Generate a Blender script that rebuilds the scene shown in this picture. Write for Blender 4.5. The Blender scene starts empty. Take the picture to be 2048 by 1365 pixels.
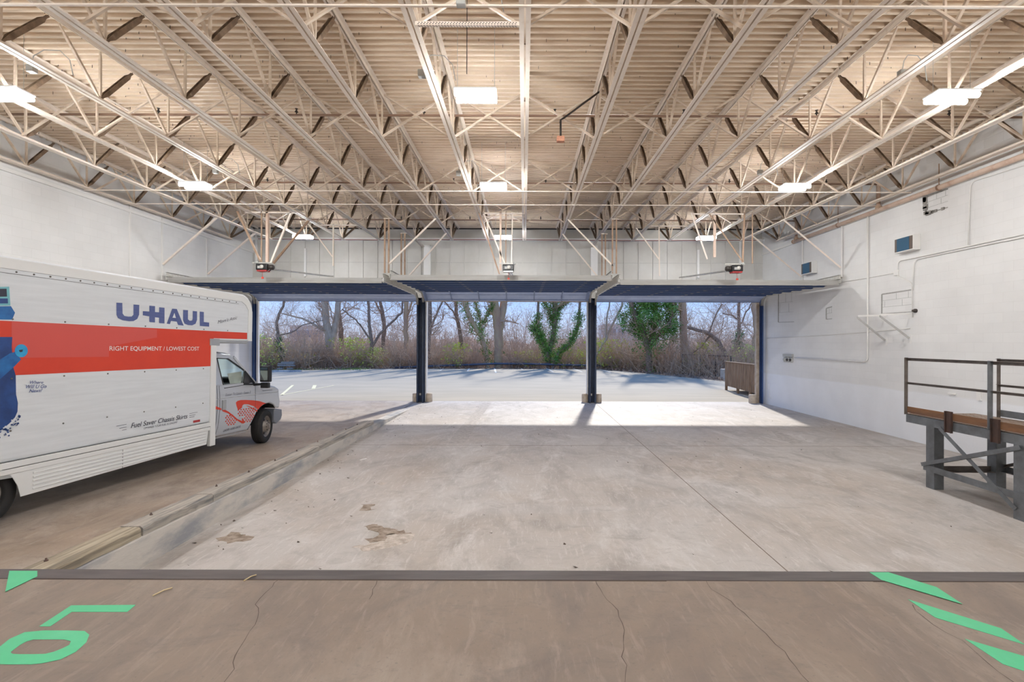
import bpy, math, random
from mathutils import Vector, Matrix
R = math.radians
scn = bpy.context.scene
COL = scn.collection
random.seed(7)

# ------------------------------------------------------------------ camera, world, sun, exposure
FPX, VX, VY, CH = 950.0, 1048.0, 685.0, 2.42      # focal length (px of 2048), principal point, camera height
ROLL = 0.003
cam_d = bpy.data.cameras.new('camera'); cam = bpy.data.objects.new('camera', cam_d); COL.objects.link(cam)
cam_d.sensor_width = 36.0; cam_d.lens = FPX * 36.0 / 2048.0
cam_d.shift_x = -(VX - 1024.0) / 2048.0; cam_d.shift_y = (VY - 682.5) / 2048.0
cam_d.clip_start = 0.05; cam_d.clip_end = 500
cam.matrix_world = Matrix.Translation((0, 0, CH)) @ Matrix.Rotation(R(90), 4, 'X') @ Matrix.Rotation(ROLL, 4, 'Z')
scn.camera = cam
scn.view_settings.view_transform = 'Standard'; scn.view_settings.look = 'None'
scn.view_settings.exposure = 0.0; scn.view_settings.gamma = 1.0; scn.view_settings.use_curve_mapping = False

world = bpy.data.worlds.new('sky'); scn.world = world; world.use_nodes = True
wn = world.node_tree; wn.nodes.clear()
wo = wn.nodes.new('ShaderNodeOutputWorld'); wb = wn.nodes.new('ShaderNodeBackground')
wt = wn.nodes.new('ShaderNodeTexCoord'); ws = wn.nodes.new('ShaderNodeSeparateXYZ'); wr = wn.nodes.new('ShaderNodeValToRGB')
wn.links.new(wt.outputs['Generated'], ws.inputs[0]); wn.links.new(ws.outputs['Z'], wr.inputs[0])
wn.links.new(wr.outputs[0], wb.inputs[0]); wn.links.new(wb.outputs[0], wo.inputs[0])
wr.color_ramp.elements[0].position = 0.0; wr.color_ramp.elements[0].color = (0.60, 0.70, 0.88, 1)
wr.color_ramp.elements[1].position = 0.5; wr.color_ramp.elements[1].color = (0.16, 0.33, 0.78, 1)
e = wr.color_ramp.elements.new(0.1); e.color = (0.31, 0.50, 0.88, 1)
wb.inputs[1].default_value = 1.4

sun_d = bpy.data.lights.new('sun', 'SUN'); sun = bpy.data.objects.new('sun', sun_d); COL.objects.link(sun)
sun_d.energy = 4.5; sun_d.angle = R(2.2); sun_d.color = (1.0, 0.95, 0.88)
SUN_TO = Vector((0.20, 1.0, 0.74)).normalized()       # towards the sun
sun.rotation_euler = SUN_TO.to_track_quat('Z', 'Y').to_euler()
LAMP_POWER = 232.0

# ------------------------------------------------------------------ pixel <-> place helpers (used only to read real positions off known planes)
def ray(px, py):
    py = py - ROLL * (px - VX)
    return Vector(((px - VX) / FPX, 1.0, -(py - VY) / FPX))
CAMP = Vector((0, 0, CH))
def at(px, py, Y):            # point at depth Y
    return CAMP + ray(px, py) * Y
def onz(px, py, z=0.0):       # point on a level plane
    r = ray(px, py); return CAMP + r * ((z - CH) / r.z)
def onx(px, py, X):           # point on a side wall
    r = ray(px, py); return CAMP + r * (X / r.x)

# ------------------------------------------------------------------ mesh builder
def frame(d, up=(0, 0, 1)):
    d = Vector(d).normalized(); up = Vector(up)
    if abs(d.dot(up)) > 0.98: up = Vector((0, 1, 0)) if abs(d.y) < 0.9 else Vector((1, 0, 0))
    s = d.cross(up).normalized(); u = s.cross(d).normalized()
    return d, s, u
class MB:
    def __init__(self): self.v = []; self.f = []; self.sm = []
    def add(self, vs, fs, smooth=False):
        n = len(self.v); self.v += [tuple(p) for p in vs]
        for f in fs: self.f.append([i + n for i in f]); self.sm.append(smooth)
        return self
    def box(self, x0, x1, y0, y1, z0, z1):
        vs = [(x, y, z) for z in (z0, z1) for y in (y0, y1) for x in (x0, x1)]
        return self.add(vs, [(0, 2, 3, 1), (4, 5, 7, 6), (0, 1, 5, 4), (2, 6, 7, 3), (0, 4, 6, 2), (1, 3, 7, 5)])
    def sweep(self, pts, poly, up=(0, 0, 1), smooth=False, caps=True, scales=None):
        """extrude polygon (side, up) along a path"""
        pts = [Vector(p) for p in pts]; n = len(poly); vs = []; ps = None
        for i, p in enumerate(pts):
            a = pts[max(0, i - 1)]; b = pts[min(len(pts) - 1, i + 1)]
            d, s, u = frame(b - a, up); k = scales[i] if scales else 1.0
            if ps is not None and smooth:                     # carry the frame along so round tubes do not twist
                s = ps - d * ps.dot(d)
                s = s.normalized() if s.length > 1e-4 else frame(d, up)[1]; u = s.cross(d)
            ps = s
            for (x, y) in poly: vs.append(p + s * x * k + u * y * k)
        fs = []
        for i in range(len(pts) - 1):
            for j in range(n):
                fs.append((i * n + j, i * n + (j + 1) % n, (i + 1) * n + (j + 1) % n, (i + 1) * n + j))
        self.add(vs, fs, smooth)
        if caps: 
            m = len(self.v) - len(vs)
            self.f.append([m + j for j in range(n)][::-1]); self.sm.append(False)
            self.f.append([m + (len(pts) - 1) * n + j for j in range(n)]); self.sm.append(False)
        return self
    def bar(self, p, q, w, h, up=(0, 0, 1)):
        return self.sweep([p, q], [(-w / 2, -h / 2), (w / 2, -h / 2), (w / 2, h / 2), (-w / 2, h / 2)], up)
    def angle(self, p, q, a, t=0.006, up=(0, 0, 1), fx=1, fy=1):
        return self.sweep([p, q], [(0, 0), (a * fx, 0), (a * fx, t * fy), (t * fx, t * fy), (t * fx, a * fy), (0, a * fy)], up)
    def tube(self, pts, r, n=8, smooth=True, caps=True):
        rr = r if isinstance(r, (list, tuple)) else [r] * len(pts)
        poly = [(math.cos(2 * math.pi * k / n), math.sin(2 * math.pi * k / n)) for k in range(n)]
        return self.sweep(pts, poly, smooth=smooth, caps=caps, scales=rr)
    def lathe(self, c, axis, prof, n=32, smooth=True, up=(0, 0, 1)):
        """profile [(along axis, radius)]"""
        d, s, u = frame(axis, up); c = Vector(c); vs = []
        for (a, r) in prof:
            for k in range(n):
                t = 2 * math.pi * k / n; vs.append(c + d * a + s * math.cos(t) * r + u * math.sin(t) * r)
        fs = []
        for i in range(len(prof) - 1):
            for k in range(n): fs.append((i * n + k, i * n + (k + 1) % n, (i + 1) * n + (k + 1) % n, (i + 1) * n + k))
        return self.add(vs, fs, smooth)
    def prism(self, poly, o, a, b, thick):
        """polygon in the plane o + a*x + b*y, extruded along a x b by thick"""
        o = Vector(o); a = Vector(a); b = Vector(b); nrm = a.cross(b).normalized(); n = len(poly)
        vs = [o + a * x + b * y for x, y in poly] + [o + a * x + b * y + nrm * thick for x, y in poly]
        fs = [list(range(n))[::-1], list(range(n, 2 * n))] + [(i, (i + 1) % n, n + (i + 1) % n, n + i) for i in range(n)]
        return self.add(vs, fs)
    def poly3(self, pts, nrm, thick):
        nrm = Vector(nrm).normalized(); n = len(pts)
        vs = [Vector(p) for p in pts] + [Vector(p) + nrm * thick for p in pts]
        fs = [list(range(n))[::-1], list(range(n, 2 * n))] + [(i, (i + 1) % n, n + (i + 1) % n, n + i) for i in range(n)]
        return self.add(vs, fs)
    def build(self, name, mat, parent=None, bevel=0, seg=2):
        me = bpy.data.meshes.new(name); me.from_pydata(self.v, [], self.f); me.update()
        for p, s in zip(me.polygons, self.sm): p.use_smooth = s
        if isinstance(mat, (list, tuple)):
            for m in mat: me.materials.append(m)
        elif mat: me.materials.append(mat)
        o = bpy.data.objects.new(name, me); COL.objects.link(o)
        if parent: o.parent = parent
        if bevel:
            b = o.modifiers.new('bevel', 'BEVEL'); b.width = bevel; b.segments = seg; b.limit_method = 'ANGLE'; b.angle_limit = R(30)
        return o
def fixnormals(o):
    import bmesh
    bm = bmesh.new(); bm.from_mesh(o.data); bmesh.ops.recalc_face_normals(bm, faces=bm.faces); bm.to_mesh(o.data); bm.free(); return o
def tag(o, label=None, cat=None, group=None, kind=None):
    if label: o['label'] = label
    if cat: o['category'] = cat
    if group: o['group'] = group
    if kind: o['kind'] = kind
    return o
def empty(name, loc=(0, 0, 0), label=None, cat=None, group=None):
    o = bpy.data.objects.new(name, None); o.empty_display_size = 0.2; COL.objects.link(o); o.location = loc
    return tag(o, label, cat, group)
def copy_obj(o, parent=None, loc=None):
    c = o.copy(); COL.objects.link(c)
    if parent: c.parent = parent
    if loc is not None: c.location = loc
    return c

# ------------------------------------------------------------------ materials
def srgb(r, g, b):
    f = lambda c: (c / 255 / 12.92) if c / 255 <= 0.04045 else ((c / 255 + 0.055) / 1.055) ** 2.4
    return (f(r), f(g), f(b), 1)
def mat(name, col, rough=0.6, metal=0.0, col2=None, scale=4.0, detail=6, bump=0.0, bscale=None, stretch=None, lo=0.35, hi=0.65, spec=0.5, alpha=None):
    m = bpy.data.materials.new(name); m.use_nodes = True; nt = m.node_tree; b = nt.nodes['Principled BSDF']
    b.inputs['Base Color'].default_value = col; b.inputs['Roughness'].default_value = rough; b.inputs['Metallic'].default_value = metal
    b.inputs['Specular IOR Level'].default_value = spec
    if col2 or bump:
        tc = nt.nodes.new('ShaderNodeTexCoord'); mp = nt.nodes.new('ShaderNodeMapping'); nt.links.new(tc.outputs['Object'], mp.inputs[0])
        if stretch: mp.inputs['Scale'].default_value = stretch
    if col2:
        n = nt.nodes.new('ShaderNodeTexNoise'); n.inputs['Scale'].default_value = scale; n.inputs['Detail'].default_value = detail; n.inputs['Roughness'].default_value = 0.62
        r = nt.nodes.new('ShaderNodeValToRGB'); r.color_ramp.elements[0].position = lo; r.color_ramp.elements[1].position = hi
        r.color_ramp.elements[0].color = col; r.color_ramp.elements[1].color = col2
        nt.links.new(mp.outputs[0], n.inputs['Vector']); nt.links.new(n.outputs['Fac'], r.inputs[0]); nt.links.new(r.outputs[0], b.inputs['Base Color'])
    if bump:
        n2 = nt.nodes.new('ShaderNodeTexNoise'); n2.inputs['Scale'].default_value = bscale or scale * 4; n2.inputs['Detail'].default_value = 5
        bp = nt.nodes.new('ShaderNodeBump'); bp.inputs['Strength'].default_value = bump; bp.inputs['Distance'].default_value = 0.02
        nt.links.new(mp.outputs[0], n2.inputs['Vector']); nt.links.new(n2.outputs['Fac'], bp.inputs['Height']); nt.links.new(bp.outputs[0], b.inputs['Normal'])
    return m
def emit(name, col, s):
    m = bpy.data.materials.new(name); m.use_nodes = True; nt = m.node_tree; nt.nodes.clear()
    o = nt.nodes.new('ShaderNodeOutputMaterial'); e = nt.nodes.new('ShaderNodeEmission'); e.inputs[0].default_value = col; e.inputs[1].default_value = s
    nt.links.new(e.outputs[0], o.inputs[0]); return m

def floor_mat(name, base, dark, light, brown, seed=0.0):
    """worn concrete: big soft blotches, fine streaks, speckle"""
    m = bpy.data.materials.new(name); m.use_nodes = True; nt = m.node_tree; b = nt.nodes['Principled BSDF']
    L = nt.links.new; N = nt.nodes.new
    tc = N('ShaderNodeTexCoord')
    def noise(scale, detail, st=(1, 1, 1), rough=0.6, dist=0.0):
        mp = N('ShaderNodeMapping'); mp.inputs['Scale'].default_value = st; mp.inputs['Location'].default_value = (seed, seed * 2, 0)
        L(tc.outputs['Object'], mp.inputs[0]); n = N('ShaderNodeTexNoise'); n.inputs['Scale'].default_value = scale; n.inputs['Detail'].default_value = detail
        n.inputs['Roughness'].default_value = rough; n.inputs['Distortion'].default_value = dist; L(mp.outputs[0], n.inputs['Vector']); return n
    def ramp(n, lo, hi, a=0.0, c=1.0):
        r = N('ShaderNodeMapRange'); r.inputs['From Min'].default_value = lo; r.inputs['From Max'].default_value = hi
        r.inputs['To Min'].default_value = a; r.inputs['To Max'].default_value = c; L(n.outputs['Fac'], r.inputs['Value']); return r
    def mix(a, bcol, fac):
        x = N('ShaderNodeMix'); x.data_type = 'RGBA'
        if isinstance(a, tuple): x.inputs['A'].default_value = a
        else: L(a, x.inputs['A'])
        x.inputs['B'].default_value = bcol; L(fac, x.inputs['Factor']); return x.outputs['Result']
    c = mix(base, brown, ramp(noise(0.35, 6, dist=0.8), 0.42, 0.66, 0, 0.75).outputs[0])
    c = mix(c, dark, ramp(noise(1.1, 9, (1, 0.6, 1), 0.7, 1.2), 0.46, 0.70, 0, 0.75).outputs[0])
    c = mix(c, light, ramp(noise(0.8, 10, (1.3, 0.7, 1), 0.72, 1.6), 0.52, 0.70, 0, 0.6).outputs[0])
    c = mix(c, light, ramp(noise(7, 8, (3, 0.5, 1), 0.7, 0.6), 0.54, 0.70, 0, 0.5).outputs[0])
    c = mix(c, dark, ramp(noise(3.2, 10, (0.6, 1.4, 1), 0.75, 0.9), 0.55, 0.72, 0, 0.6).outputs[0])
    c = mix(c, dark, ramp(noise(38, 4), 0.60, 0.70, 0, 0.5).outputs[0])
    L(c, b.inputs['Base Color']); b.inputs['Roughness'].default_value = 0.62; b.inputs['Specular IOR Level'].default_value = 0.35
    bp = N('ShaderNodeBump'); bp.inputs['Strength'].default_value = 0.12; bp.inputs['Distance'].default_value = 0.01
    L(noise(24, 8).outputs['Fac'], bp.inputs['Height']); L(bp.outputs[0], b.inputs['Normal'])
    return m

def block_mat(name, axis, upper, lower, zline):
    """painted concrete block; fresher smooth white paint below zline"""
    m = bpy.data.materials.new(name); m.use_nodes = True; nt = m.node_tree; b = nt.nodes['Principled BSDF']
    L = nt.links.new; N = nt.nodes.new
    tc = N('ShaderNodeTexCoord'); sp = N('ShaderNodeSeparateXYZ'); cb = N('ShaderNodeCombineXYZ'); L(tc.outputs['Object'], sp.inputs[0])
    L(sp.outputs[axis], cb.inputs[0]); L(sp.outputs['Z'], cb.inputs[1])
    br = N('ShaderNodeTexBrick'); L(cb.outputs[0], br.inputs['Vector']); br.inputs['Scale'].default_value = 1.0
    br.inputs['Brick Width'].default_value = 0.406; br.inputs['Row Height'].default_value = 0.203; br.inputs['Mortar Size'].default_value = 0.006
    br.inputs['Mortar Smooth'].default_value = 0.6; br.inputs['Bias'].default_value = -0.2
    br.inputs['Color1'].default_value = (1, 1, 1, 1); br.inputs['Color2'].default_value = (0.965, 0.965, 0.965, 1); br.inputs['Mortar'].default_value = (0.94, 0.938, 0.93, 1)
    n = N('ShaderNodeTexNoise'); n.inputs['Scale'].default_value = 1.3; n.inputs['Detail'].default_value = 8; L(tc.outputs['Object'], n.inputs['Vector'])
    # paint level with a slightly uneven edge
    ad = N('ShaderNodeMath'); ad.operation = 'MULTIPLY_ADD'; L(n.outputs['Fac'], ad.inputs[0]); ad.inputs[1].default_value = 0.10; L(sp.outputs['Z'], ad.inputs[2])
    mr = N('ShaderNodeMapRange'); L(ad.outputs[0], mr.inputs['Value']); mr.inputs['From Min'].default_value = zline; mr.inputs['From Max'].default_value = zline + 0.05
    mx = N('ShaderNodeMix'); mx.data_type = 'RGBA'; L(mr.outputs[0], mx.inputs['Factor']); mx.inputs['A'].default_value = lower; mx.inputs['B'].default_value = upper
    r2 = N('ShaderNodeMapRange'); L(n.outputs['Fac'], r2.inputs['Value']); r2.inputs['From Min'].default_value = 0.3; r2.inputs['From Max'].default_value = 0.7; r2.inputs['To Min'].default_value = 0.93; r2.inputs['To Max'].default_value = 1.0
    m1 = N('ShaderNodeMix'); m1.data_type = 'RGBA'; m1.blend_type = 'MULTIPLY'; L(mr.outputs[0], m1.inputs['Factor']); L(mx.outputs['Result'], m1.inputs['A']); L(br.outputs['Color'], m1.inputs['B'])
    m2 = N('ShaderNodeMix'); m2.data_type = 'RGBA'; m2.blend_type = 'MULTIPLY'; m2.inputs['Factor'].default_value = 1; L(m1.outputs['Result'], m2.inputs['A']); L(r2.outputs[0], m2.inputs['B'])
    L(m2.outputs['Result'], b.inputs['Base Color']); b.inputs['Roughness'].default_value = 0.55
    bp = N('ShaderNodeBump'); bp.inputs['Strength'].default_value = 0.25; bp.inputs['Distance'].default_value = 0.006; bp.invert = True
    L(br.outputs['Fac'], bp.inputs['Height'])
    n3 = N('ShaderNodeTexNoise'); n3.inputs['Scale'].default_value = 45; n3.inputs['Detail'].default_value = 4; L(tc.outputs['Object'], n3.inputs['Vector'])
    bp2 = N('ShaderNodeBump'); bp2.inputs['Strength'].default_value = 0.15; bp2.inputs['Distance'].default_value = 0.005; L(n3.outputs['Fac'], bp2.inputs['Height']); L(bp.outputs[0], bp2.inputs['Normal'])
    L(bp2.outputs[0], b.inputs['Normal'])
    return m

def wood_mat(name, c1, c2, c3, axis=1):
    m = bpy.data.materials.new(name); m.use_nodes = True; nt = m.node_tree; b = nt.nodes['Principled BSDF']; L = nt.links.new; N = nt.nodes.new
    tc = N('ShaderNodeTexCoord'); mp = N('ShaderNodeMapping'); L(tc.outputs['Object'], mp.inputs[0])
    s = [14, 14, 14]; s[axis] = 0.9; mp.inputs['Scale'].default_value = s
    n = N('ShaderNodeTexNoise'); n.inputs['Scale'].default_value = 1.6; n.inputs['Detail'].default_value = 8; n.inputs['Distortion'].default_value = 0.6; L(mp.outputs[0], n.inputs['Vector'])
    r = N('ShaderNodeValToRGB'); r.color_ramp.elements[0].position = 0.3; r.color_ramp.elements[0].color = c1; r.color_ramp.elements[1].position = 0.72; r.color_ramp.elements[1].color = c3
    e = r.color_ramp.elements.new(0.5); e.color = c2; L(n.outputs['Fac'], r.inputs[0]); L(r.outputs[0], b.inputs['Base Color']); b.inputs['Roughness'].default_value = 0.8
    bp = N('ShaderNodeBump'); bp.inputs['Strength'].default_value = 0.4; bp.inputs['Distance'].default_value = 0.01; L(n.outputs['Fac'], bp.inputs['Height']); L(bp.outputs[0], b.inputs['Normal'])
    return m

M = {}
M['floor'] = floor_mat('concrete_floor', srgb(182, 176, 171), srgb(142, 135, 129), srgb(212, 208, 205), srgb(170, 157, 144))
M['lane'] = floor_mat('lane_concrete', srgb(172, 160, 148), srgb(122, 111, 101), srgb(190, 180, 170), srgb(160, 140, 120), 3.0)
M['dock'] = floor_mat('dock_concrete', srgb(134, 121, 110), srgb(106, 97, 92), srgb(152, 139, 128), srgb(126, 111, 98), 9.0)
M['dock'].node_tree.nodes['Principled BSDF'].inputs['Roughness'].default_value = 0.75
M['block_y'] = block_mat('painted_block', 'Y', srgb(231, 230, 228), srgb(238, 239, 241), 1.25)
M['block_x'] = block_mat('painted_block_end', 'X', srgb(226, 224, 220), srgb(238, 239, 241), 1.25)
M['panel'] = mat('painted_panel', srgb(204, 201, 194), 0.55, col2=srgb(194, 190, 182), scale=1.2, bump=0.05)
M['trimw'] = mat('white_trim', srgb(232, 230, 226), 0.5)
M['deck'] = mat('deck_paint', srgb(236, 217, 194), 0.6, col2=srgb(226, 206, 182), scale=2.0, lo=0.4, hi=0.7)
M['steel'] = mat('cream_steel', srgb(240, 227, 213), 0.5, col2=srgb(222, 203, 184), scale=9, lo=0.55, hi=0.8)
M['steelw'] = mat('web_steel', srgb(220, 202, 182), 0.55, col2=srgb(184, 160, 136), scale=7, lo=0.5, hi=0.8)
M['web_shade'] = mat('shaded_web', srgb(142, 120, 98), 0.7, col2=srgb(112, 92, 74), scale=7)  # same cream paint; shade on compression and end webs put into the colour
M['rustc'] = mat('rusty_cream', srgb(172, 144, 120), 0.65, col2=srgb(122, 84, 62), scale=5, lo=0.5, hi=0.75)
M['pipe'] = mat('pipe_paint', srgb(214, 188, 168), 0.5, col2=srgb(176, 134, 108), scale=4, lo=0.5, hi=0.8)
M['brownpipe'] = mat('brown_pipe', srgb(150, 120, 100), 0.55)
M['galv'] = mat('galvanized', srgb(214, 212, 205), 0.42, 0.15, col2=srgb(192, 188, 180), scale=12)
M['galvd'] = mat('dull_galvanized', srgb(176, 175, 172), 0.6, 0.15, col2=srgb(160, 157, 151), scale=5, stretch=(0.3, 3, 3))
M['blue'] = mat('door_blue', srgb(50, 76, 124), 0.30, 0.3, col2=srgb(44, 68, 112), scale=2)
M['blue_reflect'] = mat('door_blue_reflection', srgb(176, 190, 220), 0.3, 0.2, col2=srgb(156, 172, 208), scale=2)  # bright floor reflected in the lowest door section, painted in as paler blue
M['navy'] = mat('post_navy', srgb(40, 56, 84), 0.4, col2=srgb(28, 40, 62), scale=6)
M['blueL'] = mat('door_blue_edge', srgb(120, 136, 172), 0.4)
M['rubber'] = mat('rubber', srgb(34, 33, 33), 0.75, bump=0.1, bscale=60)
M['blackp'] = mat('black_plastic', srgb(24, 24, 26), 0.35)
M['darkst'] = mat('dark_steel', srgb(60, 54, 50), 0.5, 0.3)
M['white'] = mat('truck_white', srgb(222, 226, 230), 0.35, col2=srgb(214, 218, 222), scale=1.5, bump=0.03, bscale=3, stretch=(1, 1, 14))
M['whitet'] = mat('truck_trim_white', srgb(228, 229, 228), 0.35)
M['silver'] = mat('cab_silver', srgb(196, 200, 206), 0.25, 0.35)
M['alu'] = mat('aluminium', srgb(180, 182, 182), 0.4, 0.6)
M['bumper'] = mat('bumper_grey', srgb(128, 132, 142), 0.35, 0.3)
M['rimst'] = mat('rim_steel', srgb(150, 144, 138), 0.5, 0.4, col2=srgb(120, 112, 106), scale=8)
M['rivet'] = mat('rivet_steel', srgb(120, 118, 114), 0.5, 0.5)
M['orange'] = mat('stripe_orange', srgb(214, 66, 40), 0.4, col2=srgb(206, 60, 38), scale=2)
M['orangefade'] = mat('stripe_faded_patch', srgb(208, 84, 76), 0.4)
M['logo'] = mat('logo_blue', srgb(74, 88, 140), 0.45, col2=srgb(88, 100, 150), scale=3, stretch=(1, 1, 20))
M['textw'] = mat('text_white', srgb(236, 232, 228), 0.45)
M['textk'] = mat('text_dark', srgb(48, 50, 66), 0.5)
M['textg'] = mat('text_grey', srgb(96, 98, 110), 0.5)
M['artd'] = mat('art_deep_blue', srgb(36, 74, 138), 0.4, col2=srgb(30, 56, 110), scale=5)
M['artm'] = mat('art_mid_blue', srgb(38, 112, 178), 0.4, col2=srgb(26, 86, 150), scale=7)
M['artl'] = mat('art_light_blue', srgb(52, 166, 216), 0.4, col2=srgb(40, 140, 200), scale=9)
M['artt'] = mat('art_teal', srgb(120, 186, 196), 0.4)
M['seam'] = mat('seam_dark', srgb(70, 70, 72), 0.6)
M['glass'] = bpy.data.materials.new('window_glass'); M['glass'].use_nodes = True
g = M['glass'].node_tree.nodes['Principled BSDF']; g.inputs['Base Color'].default_value = (0.70, 0.88, 0.86, 1); g.inputs['Roughness'].default_value = 0.03
g.inputs['Transmission Weight'].default_value = 1.0; g.inputs['IOR'].default_value = 1.02; g.inputs['Alpha'].default_value = 1
M['mirror'] = mat('mirror_glass', srgb(200, 205, 210), 0.05, 1.0)
M['bluewin'] = mat('blue_pane', srgb(64, 98, 124), 0.6, spec=0.1)
M['brownf'] = mat('brown_frame', srgb(96, 84, 76), 0.6)
M['greyst'] = mat('grey_painted_steel', srgb(118, 122, 126), 0.45, 0.25, col2=srgb(96, 98, 100), scale=5)
M['railst'] = mat('rail_steel', srgb(92, 84, 78), 0.5, 0.3, col2=srgb(112, 104, 98), scale=8)
M['rustb'] = mat('rust_board', srgb(134, 94, 60), 0.65, col2=srgb(96, 70, 54), scale=4, stretch=(1, 0.4, 2))
M['rustd'] = mat('rust_dark', srgb(76, 54, 46), 0.7, col2=srgb(58, 46, 42), scale=8)
M['plate'] = mat('checker_plate', srgb(140, 122, 108), 0.5, 0.3, col2=srgb(120, 100, 86), scale=3)
M['timber'] = wood_mat('weathered_timber', srgb(104, 104, 104), srgb(160, 153, 144), srgb(186, 176, 164))
M['timberf'] = wood_mat('split_timber', srgb(108, 100, 88), srgb(158, 146, 126), srgb(184, 172, 152))
M['curb'] = mat('curb_concrete', srgb(196, 190, 182), 0.75, col2=srgb(146, 147, 150), scale=3, lo=0.42, hi=0.62, bump=0.3, bscale=18, stretch=(1, 0.35, 1))
M['dark'] = mat('crack_dark', srgb(84, 72, 64), 0.9)
M['joint'] = mat('joint_dark', srgb(112, 98, 88), 0.9)
M['spall'] = mat('spalled_concrete', srgb(112, 96, 80), 0.9, col2=srgb(168, 154, 140), scale=9, bump=0.6, bscale=30)
M['spalll'] = mat('patched_concrete', srgb(200, 190, 180), 0.9, col2=srgb(160, 148, 136), scale=12, bump=0.5, bscale=40)
M['edge'] = mat('dock_edge_steel', srgb(88, 80, 79), 0.6, 0.2, col2=srgb(70, 64, 63), scale=6, stretch=(0.4, 3, 1))
M['tape'] = mat('green_tape', srgb(62, 176, 124), 0.5, col2=srgb(84, 186, 140), scale=6, lo=0.5, hi=0.9)
M['straw'] = mat('straw', srgb(200, 180, 140), 0.8)
M['asphalt'] = mat('asphalt', srgb(180, 168, 146), 0.85, col2=srgb(168, 157, 137), scale=0.6, detail=9, bump=0.2, bscale=60, stretch=(0.4, 1.6, 1))
M['paint'] = mat('lot_paint', srgb(232, 230, 222), 0.7, col2=srgb(210, 206, 190), scale=5)
M['painty'] = mat('lot_paint_yellow', srgb(232, 222, 178), 0.7)
M['soil'] = mat('leaf_soil', srgb(150, 128, 108), 0.95, col2=srgb(116, 98, 82), scale=3, bump=0.5, bscale=12)
M['litter'] = mat('leaf_litter', srgb(160, 132, 110), 0.95, col2=srgb(116, 94, 78), scale=2)
M['grass'] = mat('grass_green', srgb(120, 150, 60), 0.9, col2=srgb(150, 160, 80), scale=3)
M['barkp'] = mat('bark_pale', srgb(206, 192, 172), 0.9, col2=srgb(170, 156, 138), scale=6, bump=0.6, bscale=14, stretch=(1, 1, 0.25))
M['barkr'] = mat('bark_red_brown', srgb(178, 146, 122), 0.9, col2=srgb(196, 178, 138), scale=1.2, bump=0.6, bscale=14, stretch=(1, 1, 0.25))
M['barkd'] = mat('bark_dark', srgb(124, 106, 92), 0.9, col2=srgb(156, 136, 118), scale=5, bump=0.4, bscale=14)
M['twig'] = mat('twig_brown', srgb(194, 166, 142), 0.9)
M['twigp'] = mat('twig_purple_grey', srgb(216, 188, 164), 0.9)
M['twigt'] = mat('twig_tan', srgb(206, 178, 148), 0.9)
M['ivy'] = mat('ivy_leaf', srgb(84, 132, 44), 0.5, col2=srgb(140, 172, 80), scale=1.6, lo=0.42, hi=0.6)
M['ivyd'] = mat('ivy_leaf_dark', srgb(64, 108, 48), 0.5, col2=srgb(98, 140, 70), scale=2)
M['bud'] = mat('spring_leaf', srgb(222, 226, 100), 0.7, col2=srgb(184, 198, 90), scale=2)
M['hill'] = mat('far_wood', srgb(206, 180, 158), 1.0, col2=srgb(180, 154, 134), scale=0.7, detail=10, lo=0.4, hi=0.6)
M['bldg'] = mat('far_wall', srgb(240, 240, 238), 0.8)
M['bldgw'] = mat('far_window', srgb(120, 140, 160), 0.3)
M['deckwood'] = wood_mat('ramp_wood', srgb(110, 88, 68), srgb(146, 118, 92), srgb(168, 144, 118), 2)
M['concb'] = mat('bollard_concrete', srgb(204, 192, 176), 0.8, col2=srgb(178, 160, 140), scale=6, bump=0.3)
M['lamp'] = emit('lamp_tube', (0.97, 0.985, 1.0, 1), LAMP_POWER)
M['lampbody'] = mat('lamp_body', srgb(235, 235, 235), 0.4)
M['redcable'] = mat('red_cable', srgb(150, 84, 74), 0.6)
M['yellow'] = mat('yellow_cap', srgb(220, 200, 60), 0.5)
M['red'] = mat('red_part', srgb(170, 50, 50), 0.5)
M['outlet'] = mat('outlet_grey', srgb(176, 176, 172), 0.5)
M['rough_block'] = mat('broken_block', srgb(170, 166, 160), 0.9, col2=srgb(110, 106, 100), scale=10, bump=0.8, bscale=20)

# ------------------------------------------------------------------ key sizes
XL, XR, YW = -10.95, 9.62, 19.15          # side walls, door wall
YB = -12.0
ZDK = 0.92                                 # dock height
YD = 3.11                                  # dock edge
ZBC, ZTC, ZDECK = 6.15, 6.90, 7.02         # joist bottom chord, top chord, deck underside
ZOP = 4.11                                 # door opening top
def ramp(y): return max(0.0, 0.014 * (19.0 - y))
XC = -4.08                                 # right face of the lane curb
def struct(o): o['kind'] = 'structure'; return o

# ================================================================== STRUCTURE
fl = struct(MB().box(XC - 0.3, XR + 0.2, YD, YW + 0.32, -0.25, 0.0).build('floor', M['floor']))
mb = MB(); n = 8; vs = []; fs = []
for i in range(n + 1):
    y = YD + (YW + 0.32 - YD) * i / n
    for x in (XL - 0.2, XC - 0.28): vs += [(x, y, ramp(y)), (x, y, -0.25)]
for i in range(n):
    a = i * 4; fs += [(a, a + 2, a + 6, a + 4), (a + 2, a + 3, a + 7, a + 6), (a, a + 4, a + 5, a + 1)]
fs += [(0, 1, 3, 2), (n * 4, n * 4 + 2, n * 4 + 3, n * 4 + 1)]
mb.add(vs, fs); lane = struct(mb.build('floor', M['lane']))
dock = struct(MB().box(XL - 0.2, XR + 0.2, YB, YD - 0.12, -0.25, ZDK).build('floor', M['dock']))
mb = MB(); mb.box(XL - 0.2, XR + 0.2, YD - 0.12, YD, 0.0, ZDK + 0.004)
sill = struct(mb.build('trim_1', M['edge']))
MB().box(-3.2, 0.9, YD - 0.128, YD - 0.12, ZDK - 0.01, ZDK + 0.0015).build('gap', M['dark'], sill)
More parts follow.
